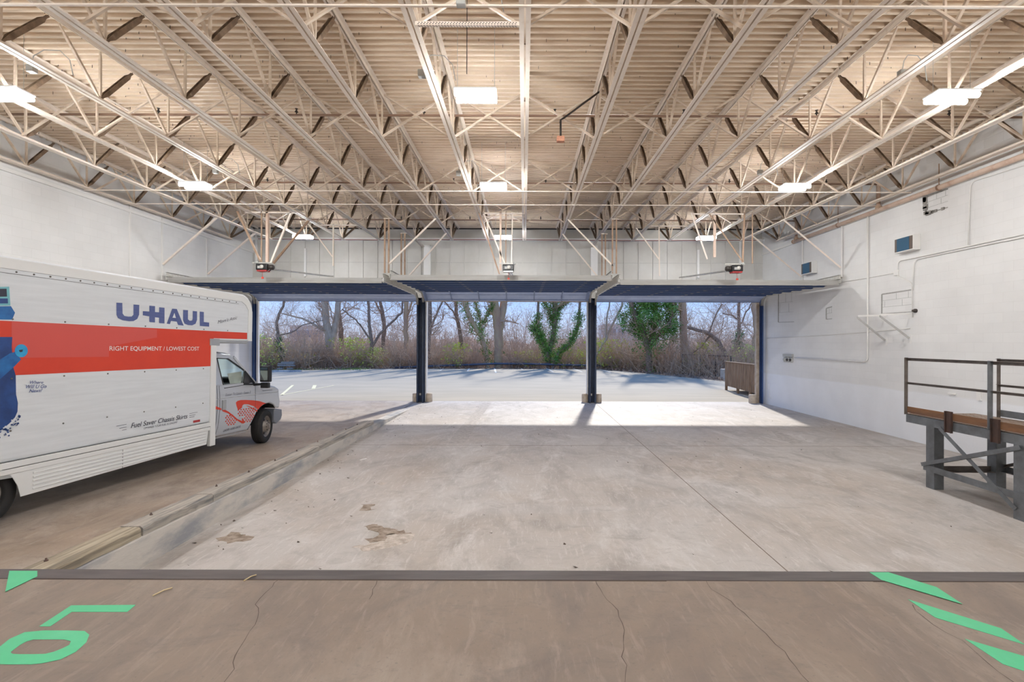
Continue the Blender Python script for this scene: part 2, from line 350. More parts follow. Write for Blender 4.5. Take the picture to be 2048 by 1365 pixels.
MB().box(2.2, 6.6, YD - 0.126, YD - 0.12, ZDK - 0.01, ZDK + 0.0015).build('gap', M['dark'], sill)

struct(MB().box(XR, XR + 0.3, YB, YW + 0.3, -0.2, ZDECK + 0.1).build('wall_right', M['block_y']))
struct(MB().box(XL - 0.3, XL, YB, YW + 0.3, -0.2, ZDECK + 0.1).build('wall_left', M['block_y']))
struct(MB().box(XL - 0.3, XR + 0.3, YB - 0.3, YB, -0.2, ZDECK + 0.1).build('wall_back', M['block_x']))
# side wall ledges at chord height
struct(MB().box(XR - 0.05, XR, 2, YW, ZBC - 0.20, ZBC - 0.13).build('trim_2', M['trimw']))
struct(MB().box(XL, XL + 0.05, 2, YW, ZBC - 0.16, ZBC - 0.09).build('trim_3', M['trimw']))
# wall above the doors
wf = struct(MB().box(XL, XR, YW, YW + 0.3, ZOP, 6.56).build('wall_front', M['panel']))
mb = MB()
x = XL + 0.35
while x < XR: mb.box(x - 0.018, x + 0.018, YW - 0.035, YW, 4.5, 6.5); x += 0.585
mb.build('battens', M['panel'], wf)
MB().box(XL, XR, YW - 0.01, YW, 5.62, 5.63).build('seam', M['galvd'], wf)
struct(MB().box(XL, XR, YW - 0.10, YW + 0.3, 6.50, 6.60).build('trim_4', M['trimw']))
struct(MB().box(XL, XR, YW + 0.06, YW + 0.3, 6.60, 7.0).build('wall_front', M['panel']))
struct(MB().box(XL, XR, YW + 0.0, YW + 0.3, 6.98, ZDECK + 0.16).build('trim_5', M['darkst']))
for k, px in enumerate((-3.97, 2.72)):
    struct(MB().box(px - 0.05, px + 0.22, YW - 0.16, YW, 4.55, 6.3).build('trim_%d' % (6 + k), M['trimw']))

# corrugated roof deck
mb = MB(); P = 0.142; y = YB; prof = []
while y < YW + 0.1:
    prof += [(y, ZDECK), (y + 0.046, ZDECK), (y + 0.057, ZDECK + 0.075), (y + 0.131, ZDECK + 0.075)]; y += P
vs = []
for (yy, zz) in prof: vs += [(XL - 0.2, yy, zz), (XR + 0.2, yy, zz)]
mb.add(vs, [(2 * i, 2 * i + 1, 2 * i + 3, 2 * i + 2) for i in range(len(prof) - 1)])
ce = struct(mb.build('ceiling', M['deck']))
struct(MB().box(XL - 0.3, XR + 0.3, YB - 0.3, YW + 0.5, ZDECK + 0.1, ZDECK + 0.3).build('roof', M['darkst']))
mb = MB()
for _ in range(900):
    x = random.uniform(XL, XR); y = YB + P * int(random.uniform(17.8 / P, (YW - YB) / P)) + 0.03
    mb.box(x - 0.003, x + 0.003, y - 0.003, y + 0.003, ZDECK - random.uniform(0.015, 0.05), ZDECK)
tag(mb.build('fastener_tips', M['darkst'], ce), 'dark screw tips poking through the roof deck', kind='stuff')

# floor joints, cracks and holes (marks in the floor)
def strip(pts, w, z, name, m, parent, wob=0.0):
    mb = MB(); pts = [Vector(p) for p in pts]
    if wob:
        q = []
        for a, b in zip(pts[:-1], pts[1:]):
            nn = max(1, int((b - a).length / 0.05)); s = (b - a).cross(Vector((0, 0, 1))).normalized()
            for k in range(nn): q.append(a.lerp(b, k / nn) + s * random.gauss(0, wob))
        pts = q + [pts[-1]]
    vs = []
    for i, p in enumerate(pts):
        a = pts[max(0, i - 1)]; b = pts[min(len(pts) - 1, i + 1)]; d = (b - a); d.z = 0; s = Vector((-d.y, d.x, 0)).normalized()
        ww = w * (random.uniform(0.5, 1.5) if wob else 1)
        for sd in (-1, 1): vs.append((p.x + s.x * sd * ww / 2, p.y + s.y * sd * ww / 2, z))
    mb.add(vs, [(2 * i, 2 * i + 1, 2 * i + 3, 2 * i + 2) for i in range(len(pts) - 1)])
    return mb.build(name, m, parent)
strip([(XC, onz(1200, 892).y, 0), (XR, onz(1200, 892).y, 0)], 0.02, 0.0012, 'joint', M['joint'], fl)
strip([onz(1190, 806), onz(1580, 1147)], 0.014, 0.0014, 'joint', M['joint'], fl)
DK = lambda x, y: onz(x, y, ZDK)
for pts in ([(563, 1158), (541, 1175), (512, 1210), (520, 1236), (498, 1265), (478, 1300), (465, 1340), (450, 1366)],
            [(1192, 1160), (1208, 1190), (1235, 1222), (1252, 1262), (1248, 1300), (1252, 1366)],
            [(1413, 1160), (1424, 1180), (1462, 1203), (1500, 1240), (1532, 1268), (1552, 1290), (1580, 1320), (1620, 1366)],
            [(1822, 1210), (1866, 1250), (1925, 1282), (1975, 1325), (2030, 1366)],
            [(755, 1160), (748, 1180), (740, 1200)]):
    strip([DK(*p) for p in pts], 0.0038, ZDK + 0.0012, 'crack', M['dark'], dock, wob=0.006)
def blot(px, z, name, m, parent, zz=0.0015, jag=0.02):
    pts = [onz(x, y, z) for x, y in px]; q = []
    for a, b in zip(pts, pts[1:] + pts[:1]):
        k = max(2, int((b - a).length / 0.04))
        for i in range(k): q.append(a.lerp(b, i / k) + Vector((random.gauss(0, jag), random.gauss(0, jag), 0)))
    c = sum(q, Vector()) / len(q); mb = MB()
    mb.poly3([(p.x, p.y, z + zz * 0.3) for p in q], (0, 0, 1), zz)
    return mb.build(name, m, parent)
z4 = lambda pts: [(380 + x / 3.938, 980 + y / 3.938) for x, y in pts]
blot(z4([(1290, 455), (1400, 425), (1540, 400), (1560, 330), (1690, 345), (1765, 350), (1750, 405), (1640, 440), (1500, 475), (1400, 480)]), 0, 'broken_patch', M['spalll'], fl)
blot(z4([(1385, 300), (1430, 282), (1520, 292), (1600, 310), (1740, 350), (1560, 352), (1540, 400), (1440, 412), (1410, 395), (1490, 350), (1480, 325), (1400, 318)]), 0, 'broken_patch', M['spall'], fl, 0.0025)
blot(z4([(240, 410), (240, 375), (310, 365), (360, 335), (440, 345), (490, 370), (430, 400), (350, 418)]), 0, 'broken_patch', M['spall'], fl, jag=0.03)
blot(z4([(1340, 135), (1400, 110), (1450, 120), (1440, 150), (1390, 168), (1355, 160)]), 0, 'broken_patch', M['spall'], fl, jag=0.03)
blot([(754, 968), (764, 965), (776, 967), (766, 971)], 0, 'broken_patch', M['spalll'], fl, jag=0.015)

M['stain'] = mat('tire_stain', srgb(160, 152, 146), 0.8, col2=srgb(182, 175, 169), scale=9, lo=0.4, hi=0.6)
for P in ([(966, 806), (984, 806), (960, 838), (938, 876), (924, 888), (897, 888), (908, 870), (930, 846)],
          [(1540, 858), (1580, 872), (1604, 886), (1585, 889), (1556, 876)]):
    mb = MB(); mb.add([(p.x, p.y, 0.0006) for p in (onz(x, y, 0) for x, y in P)], [tuple(range(len(P)))]); mb.build('tire_stain', M['stain'], fl)
# lane curb: tapering concrete with timbers bolted on top
mb = MB(); vs = []
for (y, h) in ((YD, 0.35), (5.05, 0.325), (12.9, 0.17), (17.2, 0.01)):
    for x in (XC - 0.30, XC): vs += [(x, y, h), (x, y, -0.2)]
fs = []
for i in range(3):
    a = i * 4; fs += [(a, a + 4, a + 6, a + 2), (a + 2, a + 6, a + 7, a + 3), (a, a + 1, a + 5, a + 4)]
mb.add(vs, fs + [(0, 2, 3, 1), (12, 13, 15, 14)])
curb = mb.build('lane_curb', M['curb'], bevel=0.015); curb['kind'] = 'structure'; curb.name = 'trim_8'
ch = lambda y: 0.325 - 0.0197 * (y - 5.05)
spans = [(YD + 0.02, 5.08, 'nearest weathered timber on the lane curb, its end split and yellow', M['timberf']),
         (5.11, 6.25, 'second weathered timber on the lane curb, splintered along its top edge', M['timber']),
         (6.27, 9.5, 'third and longest middle timber on the lane curb, grey and scuffed', M['timber']),
         (9.52, 12.95, 'farthest timber on the lane curb, ending short of the doorway', M['timber'])]
for i, (a, b, lab, m) in enumerate(spans):
    rt = empty('curb_timber', (XC - 0.13, a, ch(a)), lab, 'timber', 'timbers bolted along the lane curb')
    mb = MB(); nn = 14; vs = []
    for k in range(nn + 1):
        y = (b - a) * k / nn; h = ch(a + y) - ch(a) + 0.003; j = random.uniform(-0.006, 0.006); c = random.uniform(0.006, 0.03)
        vs += [(-0.125, y, h), (-0.125 + j, y, h + 0.10), (0.115 - c, y, h + 0.102), (0.12 + j, y, h + 0.10 - c), (0.12 + j, y, h)]
    fs = []
    for k in range(nn):
        for q in range(5): fs.append((k * 5 + q, k * 5 + (q + 1) % 5, (k + 1) * 5 + (q + 1) % 5, (k + 1) * 5 + q))
    fs += [(4, 3, 2, 1, 0), tuple(nn * 5 + q for q in range(5))]
    mb.add(vs, fs); fixnormals(mb.build('beam', m, rt))
    y = 0.35
    while y < b - a - 0.1:
        z = ch(a + y) - ch(a) + 0.10
        mb = MB(); mb.lathe((-0.07, y, z), (0, 0, 1), [(0, 0.016), (0.012, 0.016), (0.012, 0.008), (0.03, 0.008), (0.03, 0.0)], 8)
        mb.build('bolt', M['rustd'], rt); y += 0.78

# ================================================================== ROOF JOISTS
SP = 1.323
NODES = [17.3 - 1.414 * k for k in range(12)]            # bottom panel points
YJ0 = NODES[-1] - 0.4
def chord_mesh(z, y0, y1, a, gap, flip):
    mb = MB(); t = 0.007
    for s in (-1, 1):
        x0 = s * gap / 2; x1 = s * (gap / 2 + a)
        xa, xb = min(x0, x1), max(x0, x1)
        if flip: mb.box(xa, xb, y0, y1, z - t, z); 
        else: mb.box(xa, xb, y0, y1, z, z + t)
        xi = (x0, x0 + s * t); zz = (z - a, z - t) if flip else (z + t, z + a)
        mb.box(min(xi), max(xi), y0, y1, *zz)
    return mb
bc_mesh = {}
def web_mesh(p, q, w0, w1, nm, m):
    mb = MB(); d = Vector(q) - Vector(p); pts = [Vector(p) + d * t for t in (0, 0.08, 0.16, 0.84, 0.92, 1)]
    sc = [w0, w0, w1, w1, w0, w0]
    poly = [(-0.5, -0.5), (0.5, -0.5), (0.5, 0.5), (0.38, 0.5), (0.38, -0.36), (-0.38, -0.36), (-0.38, 0.5), (-0.5, 0.5)]
    mb.sweep(pts, poly, up=(0, 0, 1), scales=sc)
    return mb
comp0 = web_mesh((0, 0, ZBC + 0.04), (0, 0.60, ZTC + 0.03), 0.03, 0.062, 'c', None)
tens0 = web_mesh((0, 0, ZBC + 0.04), (0, -0.66, ZTC + 0.03), 0.022, 0.036, 't', None)
vert0 = web_mesh((0, 0, ZBC + 0.04), (0, 0.0, ZTC + 0.03), 0.022, 0.030, 'v', None)
proto = {}
num = ['', 'first', 'second', 'third', 'fourth', 'fifth', 'sixth', 'seventh', 'eighth']
def joist(i, x=None):
    x = i * SP if x is None else x
    if i == 0: lab = 'open-web ceiling joist in the centre of the bay, running straight towards the doors'
    elif i in (7,) : lab = 'open-web ceiling joist alongside the right-hand white wall, by the long pipe'
    elif i in (-8,): lab = 'open-web ceiling joist tight against the left-hand white wall'
    else: lab = '%s open-web ceiling joist to the %s of the centre joist' % (num[abs(i)], 'right' if i > 0 else 'left')
    r = empty('ceiling_joist', (x, 0, 0), lab, 'joist', 'parallel steel ceiling joists')
    yend = 18.6 if i in (2, -3) else 17.42
    key = 'bc%.1f' % yend
    if key not in proto: proto[key] = chord_mesh(ZBC, YJ0, yend, 0.057, 0.022, False).build('bottom_chord', M['steel'], r)
    else: copy_obj(proto[key], r)
    if 'tc' not in proto: proto['tc'] = chord_mesh(ZDECK - 0.002, YJ0, YW - 0.02, 0.062, 0.022, True).build('top_chord', M['steel'], r)
    else: copy_obj(proto['tc'], r)
    for k, yn in enumerate(NODES):
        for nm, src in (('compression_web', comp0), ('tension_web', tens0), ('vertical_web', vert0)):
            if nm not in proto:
                proto[nm] = src.build(nm, M['web_shade'] if nm[0] == 'c' else M['steelw'], r); proto[nm].location = (0, yn, 0)
            else:
                copy_obj(proto[nm], r, (0, yn, 0))
    # bearing diagonals at the door wall
    if 'end' not in proto:
        e = web_mesh((-0.02, 17.35, ZBC + 0.04), (-0.02, 18.7, ZTC + 0.06), 0.03, 0.05, 'e', None).build('end_web', M['web_shade'], r); proto['end'] = e
    else: copy_obj(proto['end'], r)
    return r
for i in range(-7, 8): joist(i, 9.27 if i == 7 else None)
joist(-8, XL + 0.22)

# cross bracing between joists
ROWS = [(5.62, 'nearest'), (8.70, 'second'), (11.85, 'third'), (14.95, 'farthest')]
xs = [XL + 0.22] + [i * SP for i in range(-7, 7)] + [9.27]
bayname = {}
for b in range(len(xs) - 1):
    c = (xs[b] + xs[b + 1]) / 2
    kk = int(abs(c) // SP) + 1
    bayname[b] = '%s bay %s of centre joist' % (num[kk] if kk <= 8 else 'outermost', 'right' if c > 0 else 'left')
for (yy, rn) in ROWS:
    for b in range(len(xs) - 1):
        x0, x1 = xs[b] + 0.05, xs[b + 1] - 0.05
        r = empty('cross_brace', (x0, yy, ZBC), 'crossed bracing bars, %s, %s row' % (bayname[b], rn), 'brace', 'cross bracing between the ceiling joists')
        w = x1 - x0; h = ZDECK - ZBC - 0.06
        key = 'xb%.3f' % w
        if key not in proto:
            a = MB().angle((0, 0, 0.03), (w, 0, h), 0.032, 0.005, up=(0, 1, 0)).build('brace_bar', M['steelw'], r)
            c = MB().angle((0, 0.04, h), (w, 0.04, 0.03), 0.032, 0.005, up=(0, 1, 0)).build('brace_bar', M['steelw'], r)
            proto[key] = (a, c)
        else:
            for q in proto[key]: copy_obj(q, r)
# level tie rods under the joists
for (yy, lab) in ((5.25, 'long straight tie rod under the joists, nearest the camera'), (11.7, 'thin level tie rod crossing under the joists, nearer of the far pair'), (12.85, 'thin level tie rod crossing under the joists, farther of the far pair')):
    tag(MB().bar((XL + 0.1, yy, ZBC - 0.012), (XR - 0.1, yy, ZBC - 0.012), 0.028, 0.018).build('tie_rod', M['steel']), lab, 'rod', 'level rods under the joists')

# ================================================================== SPRINKLER PIPES
ZP = 6.69
for (yy, heads, lab) in ((8.95, (-6.9, -4.3, -1.9, 0.57, 3.0, 5.5, 8.0), 'nearest'), (12.75, (-6.9, -4.3, -1.9, 0.57, 3.0, 5.5, 8.1), 'middle'), (16.6, (-6.9, -4.3, -1.9, 0.57, 3.0, 5.5, 8.1), 'farthest')):
    r = empty('sprinkler_pipe', (0, yy, ZP), 'brown sprinkler branch pipe crossing the ceiling with small heads, %s one' % lab, 'pipe', 'sprinkler branch pipes')
    MB().tube([(XL + 1.2, 0, 0), (XR - 0.16, 0, 0)], 0.022, 10).build('branch', M['brownpipe'], r)
    # the drop to the wall main
    MB().tube([(XR - 0.16, 0, 0.0), (XR - 0.12, 0, -0.02), (XR - 0.12, 0, 6.02 - ZP)], 0.05, 10).build('drop_pipe', M['pipe'], r)
    MB().lathe((XR - 0.12, 0, 6.10 - ZP), (0, 0, -1), [(0, 0.05), (0, 0.075), (0.06, 0.075), (0.06, 0.05)], 12).build('collar', M['rustc'], r)
    for hx in heads:
        mb = MB(); mb.tube([(hx, 0, 0.02), (hx, 0, 0.06)], 0.012, 6); mb.lathe((hx, 0, 0.06), (0, 0, 1), [(0, 0.035), (0.015, 0.02), (0.05, 0.012), (0.06, 0.03), (0.065, 0.0)], 10)
        mb.build('sprinkler_head', M['darkst'], r)
r = empty('main_pipe', (XR - 0.11, 0, 6.0), 'long peach-painted sprinkler main running along the top of the right wall', 'pipe')
MB().tube([(0, 2.0, 0), (0, 16.75, 0)], 0.058, 14).build('pipe_run', M['pipe'], r)
MB().lathe((0, 16.75, 0), (0, 1, 0), [(0, 0.058), (0, 0.07), (0.05, 0.07), (0.05, 0)], 12).build('end_cap', M['rustc'], r)
for yy in (7.6, 10.9, 14.4):
    mb = MB(); mb.lathe((0, yy, 0), (0, 1, 0), [(-0.02, 0.062), (-0.02, 0.074), (0.02, 0.074), (0.02, 0.062)], 12); mb.bar((0, yy, 0.07), (0, yy, 0.55), 0.014, 0.014)
    mb.build('hanger_clamp', M['rustc'], r)

# ================================================================== CEILING LIGHTS
side = {-7.55: 'left', -0.71: 'centre', 6.2: 'right'}
lp = {}
def light(x, y, rown):
    r = empty('ceiling_light', (x, y, 6.03), 'bright two-tube strip light under the joists, %s column, %s' % (side[x], rown), 'light', 'strip lights under the ceiling joists')
    if 'h' not in lp:
        lp['h'] = MB().box(-0.305, 0.305, -0.145, 0.145, 0.0, 0.03).build('housing', M['lampbody'], r, bevel=0.01)
        a = []
        for s in (-1, 1):
            a.append(MB().tube([(-0.295, s * 0.098, -0.046), (0.295, s * 0.098, -0.046)], 0.037, 16).build('tube', M['lamp'], r))
        for sx in (-1, 1): a.append(MB().tube([(sx * 0.27, 0, 0.02), (sx * 0.27, 0, 0.985)], 0.004, 4).build('hanging_chain', M['galv'], r))
        lp['t'] = a
    else:
        copy_obj(lp['h'], r)
        for q in lp['t']: copy_obj(q, r)
for x in side:
    for y, rn in ((6.9, 'nearest row in view'), (10.9, 'middle row'), (16.2, 'row by the doors'), (2.9, 'row above the dock edge'), (-1.1, 'row over the dock'), (-5.1, 'second row over the dock'), (-9.1, 'row at the very back')):
        light(x, y, rn)
# junction boxes and leads
for (px, py, lab) in ((62, 138, 'small grey junction box on a left joist beside the leftmost strip light'), (842, 148, 'small grey junction box with lead on the joist left of the centre strip light'),
                      (1803, 148, 'small grey junction box on the joist left of the big right strip light'), (920, 3, 'pale junction box at the very top of the picture, near centre'),
                      (1519, 345, 'small grey junction box beside the middle-right strip light'), (430, 343, 'small grey junction box beside the middle-left strip light'),
                      (916, 347, 'small grey junction box beside the middle-centre strip light')):
    Y = {148: 6.75, 138: 6.7, 3: 5.2, 345: 10.5, 343: 10.5, 347: 10.6}[py]
    p = at(px, py, Y)
    r = empty('junction_box', p, lab, 'box', 'junction boxes on the joists')
    MB().box(-0.05, 0.05, -0.04, 0.04, -0.05, 0.05).build('body', M['outlet'], r, bevel=0.006)
    zt = ZDECK - p.z
    MB().tube([(0, 0, 0.05), (0.02, 0, 0.18), (0.12, 0.05, 0.30), (0.30, 0.1, 0.32), (0.42, 0.12, 0.2), (0.46, 0.13, -0.02)], 0.006, 5).build('lead', M['outlet'], r)

# perforated strut, hanging chain rod and rusty heater pipe
r = empty('perforated_strut', (-1.27, 5.5, 6.08), 'cream perforated steel strut spanning two joists above the centre light', 'strut')
MB().box(0, 1.2, -0.02, 0.02, 0, 0.045).build('rail', M['steel'], r)
mb = MB()
for k in range(34):
    for q in range(2): mb.box(0.03 + k * 0.034 + q * 0.01, 0.045 + k * 0.034 + q * 0.01, -0.0215, -0.02, 0.010 + q * 0.016, 0.018 + q * 0.016)
    mb.box(0.03 + k * 0.034, 0.045 + k * 0.034, -0.012, -0.004, -0.0015, 0); mb.box(0.04 + k * 0.034, 0.055 + k * 0.034, 0.004, 0.012, -0.0015, 0)
mb.build('slots', M['dark'], r)
p0, p1, p2 = Vector((1.36, 8.6, 6.97)), at(1120, 240, 8.6), at(1120, 274, 8.6)
r = empty('hanging_lamp_holder', p2, 'rusty box on a bent black pipe hanging right of the centre joist', 'fixture')
MB().tube([p0 - p2, p1 - p2 + Vector((0.05, 0, 0.03)), p1 - p2, (0, 0, 0)], 0.018, 8).build('bent_pipe', M['darkst'], r)
MB().box(-0.07, 0.07, -0.05, 0.05, -0.09, 0.0).build('box', mat('rust_pink', srgb(206, 150, 122), 0.7, col2=srgb(170, 110, 84), scale=12), r, bevel=0.006)
tag(MB().tube([Vector((at(932, 55, 6.3).x, 6.3, ZDECK)), at(932, 148, 6.3)], 0.006, 5).build('hanging_chain', M['darkst']), 'thin dark chain hanging from the deck above the centre strip light', 'chain')

# ================================================================== OVERHEAD DOORS
XP = (-4.13, 2.74)                 # posts
def sect(mb, x0, x1, a, b, flange=0.05):
    """door section between (y,z) a and b: outer skin with two horizontal ribs"""
    ay, az = a; by, bz = b; d = Vector((0, by - ay, bz - az)); L = d.length; d.normalize(); nrm = Vector((1, 0, 0)).cross(d)   # points out of the underside
    if nrm.z > 0: nrm = -nrm
    def q(t, h): return Vector((0, ay, az)) + d * t + nrm * h
    prof = [(0, 0), (0, .045), (.06, .045), (.075, .015), (L * .33, .015), (L * .36, .03), (L * .42, .03), (L * .45, .015), (L - .075, .015), (L - .06, .045), (L - .004, .045), (L - .004, 0)]
    vs = []
    for (t, h) in prof:
        for x in (x0, x1): p = q(t, h); vs.append((x, p.y, p.z))
    n = len(prof); fs = [(2 * i, 2 * i + 1, 2 * ((i + 1) % n) + 1, 2 * ((i + 1) % n)) for i in range(n)]
    fs += [tuple(2 * i for i in range(n)), tuple(2 * i + 1 for i in range(n))[::-1]]
    mb.add(vs, fs); return q, L
def door(x0, x1, zd, lab, stiles, k):
    r = empty('overhead_door', ((x0 + x1) / 2, 14.25, zd), lab, 'door', 'blue overhead doors rolled up on their tracks')
    xm = (x0 + x1) / 2; a0, a1 = x0 - xm, x1 - xm
    ys = [14.3 + 0.62 * i for i in range(7)]           # 14.3 .. 18.02
    path = [(y, zd + (y - 14.3) * 0.022) for y in ys] + [(18.50, zd + 0.08), (19.00, ZOP - 0.01)]
    for i in range(len(path) - 1):
        a, b = path[i], path[i + 1]; mb = MB()
        q, L = sect(mb, a0, a1, (a[0] - 14.25, a[1] - zd), (b[0] - 14.25, b[1] - zd))
        s = fixnormals(mb.build('section', M['blue'] if i < len(path) - 2 else M['blue_reflect'], r))
        if stiles and i >= len(path) - 3:
            for j in range(7):
                x = a0 + (a1 - a0) * (j + 0.0) / 6; w = 0.09 if j in (0, 6) else 0.045; x = min(max(x, a0 + w), a1 - w)
                p0, p1 = q(0.01, 0.048), q(L - 0.02, 0.048)
                MB().bar((x, p0.y, p0.z), (x, p1.y, p1.z), w, 0.008).build('stile', M['blueL'], s)
        # light lip at each joint + hinges
        p = q(0, 0.048)
        MB().box(a0, a1, p.y - 0.012, p.y + 0.012, p.z - 0.006, p.z).build('lip', M['blueL'], s)
        mb = MB()
        for j in range(5):
            x = a0 + (a1 - a0) * (j + 0.5) / 5; mb.box(x - 0.05, x + 0.05, p.y - 0.03, p.y + 0.03, p.z - 0.012, p.z - 0.004)
        mb.build('hinge', M['galv'], s)
    for i, (y, z) in enumerate(path[:-1]):
        for s in (-1, 1):
            x = a0 if s < 0 else a1
            mb = MB(); mb.tube([(x - s * 0.08, y - 14.25, z - zd - 0.02), (x + s * 0.07, y - 14.25, z - zd - 0.02)], 0.010, 6); mb.lathe((x + s * 0.05, y - 14.25, z - zd - 0.02), (1, 0, 0), [(-0.012, 0), (-0.012, 0.025), (0.012, 0.025), (0.012, 0)], 10)
            mb.build('roller', M['galv'], r)
    # galvanised strut along the leading edge
    mb = MB(); mb.box(a0 - 0.02, a1 + 0.02, -0.02, 0.0, -0.05, 0.10); mb.box(a0 - 0.02, a1 + 0.02, 0.0, 0.07, 0.085, 0.10); mb.box(a0 - 0.02, a1 + 0.02, -0.05, 0.0, -0.062, -0.05)
    mb.build('leading_strut', M['galvd'], r)
    MB().box(a0, a1, 19.02 - 14.25 - 0.03, 19.02 - 14.25 + 0.02, ZOP - zd - 0.075, ZOP - zd - 0.02).build('bottom_seal', M['blueL'] if not stiles else M['concb'], r)
    return r
door(XL + 0.30, XP[0] - 0.16, 4.24, 'left blue overhead door rolled up behind the truck', False, 0)
door(XP[0] + 0.16, XP[1] - 0.16, 4.33, 'middle blue overhead door rolled up, its lowest panel ribbed with short stiles', True, 1)
door(XP[1] + 0.16, XR - 0.22, 4.21, 'right blue overhead door rolled up against the white block wall', False, 2)

def track(x, zt, lab, face, mcol=None):
    """C-rail: vertical leg, bend, then level run back into the room"""
    r = empty('door_track', (x, 18.95, 0), lab, 'track', 'door tracks at the posts and walls')
    y1 = -(18.95 - 14.25)
    rad = 0.40; pts = [(0, -0.02, zt - rad)]
    for k in range(0, 9):
        t = math.pi / 2 * k / 8; pts.append((0, -0.02 - rad * (1 - math.cos(t)), zt - rad + rad * math.sin(t)))
    prof = [(-0.03, -0.06), (0.03, -0.06), (0.03, -0.05), (-0.02, -0.05), (-0.02, 0.05), (0.03, 0.05), (0.03, 0.06), (-0.03, 0.06)]
    if face < 0: prof = [(-a, b) for a, b in prof][::-1]
    fixnormals(MB().sweep([(0, -0.02, 0.0), (0, -0.02, zt - rad)], prof, up=(0, 1, 0)).build('vertical_rail', mcol or M['navy'], r))
    fixnormals(MB().sweep(pts, prof, up=(0, 1, 0.01) ).build('bend', M['galvd'], r))
    fixnormals(MB().sweep([(0, -0.02 - rad, zt), (0, y1, zt)], prof, up=(0, 0, 1)).build('level_rail', M['galv'], r))
    mb = MB(); mb.box(-0.004, 0.004, y1, -0.02 - rad, zt + 0.06, zt + 0.17); mb.box(-0.035, 0.035, y1, -0.02 - rad, zt + 0.165, zt + 0.172)
    mb.build('stiffener', M['galv'], r)
    return r
track(XP[0] - 0.11, 4.30, 'left-hand track on the left post, its bright rail reaching into the room', 1)
track(XP[0] + 0.11, 4.40, 'right-hand track on the left post, carrying the middle door', -1)
track(XP[1] - 0.11, 4.40, 'left-hand track on the right post, carrying the middle door', 1)
track(XP[1] + 0.11, 4.30, 'right-hand track on the right post, its bright rail reaching into the room', -1)
track(XL + 0.22, 4.32, 'blue track along the left wall behind the truck', -1, M['blue'])
track(XR - 0.14, 4.30, 'blue track at the foot of the right wall corner', 1, M['blue'])

# posts and jambs
for k, (x, lab) in enumerate(((XP[0], 'navy steel door post left of centre, standing between two stub bollards'), (XP[1], 'navy steel door post right of centre, standing between two stub bollards'))):
    r = empty('door_post', (x, YW, 0), lab, 'post', 'steel posts between the doors')
    mb = MB(); mb.box(-0.15, 0.15, 0.0, 0.03, 0, 4.2); mb.box(-0.15, -0.13, -0.06, 0, 0, 4.2); mb.box(0.13, 0.15, -0.06, 0, 0, 4.2); mb.box(-0.01, 0.01, -0.05, 0, 0, 4.2)
    mb.build('steel_face', M['navy'], r)
    MB().box(-0.19, 0.19, 0.03, 0.30, 0, 4.10).build('jamb', M['trimw'], r)
    MB().box(-0.06, 0.0, -0.09, -0.06, 0.28, 0.36).build('latch', M['galv'], r)
    MB().box(-0.17, 0.17, -0.08, 0.05, 0, 0.02).build('base_plate', M['darkst'], r)
struct(MB().box(XL, XL + 0.12, YW - 0.02, YW + 0.06, 0, 4.3).build('trim_9', M['blue']))
struct(MB().box(XL, XL + 0.20, YW + 0.06, YW + 0.16, 0, 4.3).build('trim_10', M['trimw']))
struct(MB().box(XR - 0.10, XR, YW - 0.02, YW + 0.06, 0, 4.3).build('trim_11', M['blue']))
struct(MB().box(XR - 0.22, XR, YW + 0.06, YW + 0.2, 0, 4.3).build('trim_12', M['concb']))
for (x, lab) in ((XP[0] - 0.24, 'concrete stub bollard left of the left door post'), (XP[0] + 0.27, 'concrete stub bollard right of the left door post'),
                 (XP[1] - 0.24, 'concrete stub bollard left of the right door post'), (XP[1] + 0.27, 'concrete stub bollard right of the right door post'),
                 (XR - 0.42, 'concrete stub bollard by the foot of the right wall')):
    o = MB().lathe((x, YW + 0.14 if x < 9 else YW - 0.05, 0), (0, 0, 1), [(0, 0.14), (0.02, 0.15), (0.30, 0.15), (0.34, 0.13), (0.345, 0)], 20).build('stub_bollard', M['concb'])
    tag(o, lab, 'bollard', 'stub bollards at the door posts')

# track hangers
def hang(name, p, q, lab, m=None, w=0.045, grp='hanger bars for the door tracks'):
    p = Vector(p); q = Vector(q)
    o = MB().angle((0, 0, 0), q - p, w, 0.006, up=(0, 1, 0)).build(name, m or M['rustc'])
    o.location = p; tag(o, lab, 'bar', grp); return o
for (px, sgn, sd) in ((XP[0], 1, 'left'), (XP[1], -1, 'right')):
    for (y, rn) in ((14.32, 'front'), (16.25, 'rear')):
        for dx, w in ((-0.06, 'outer'), (0.06, 'inner')):
            hang('hanger_bar', (px + dx * sgn, y, 4.5), (px + dx * sgn, y, ZBC), 'upright %s hanger bar of the %s pair above the %s door post' % (w, rn, sd))
        xj = -2 * SP if sgn > 0 else 1 * SP
        hang('hanger_brace', (px + 0.05 * sgn, y, 4.75 if rn == 'front' else 4.5), (xj - (0.0), y, ZBC), 'slanting brace leaning from the %s hangers above the %s post to a joist' % (rn, sd), M['steel'])
        MB_ = MB().box(-0.11, 0.11, -0.03, 0.03, 0, 0.02).build('hanger_plate', M['steel']); MB_.location = (px, y, ZBC - 0.022)
        tag(MB_, 'small plate clamped under the joist over the %s post, %s pair' % (sd, rn), 'plate', 'plates above the door posts')
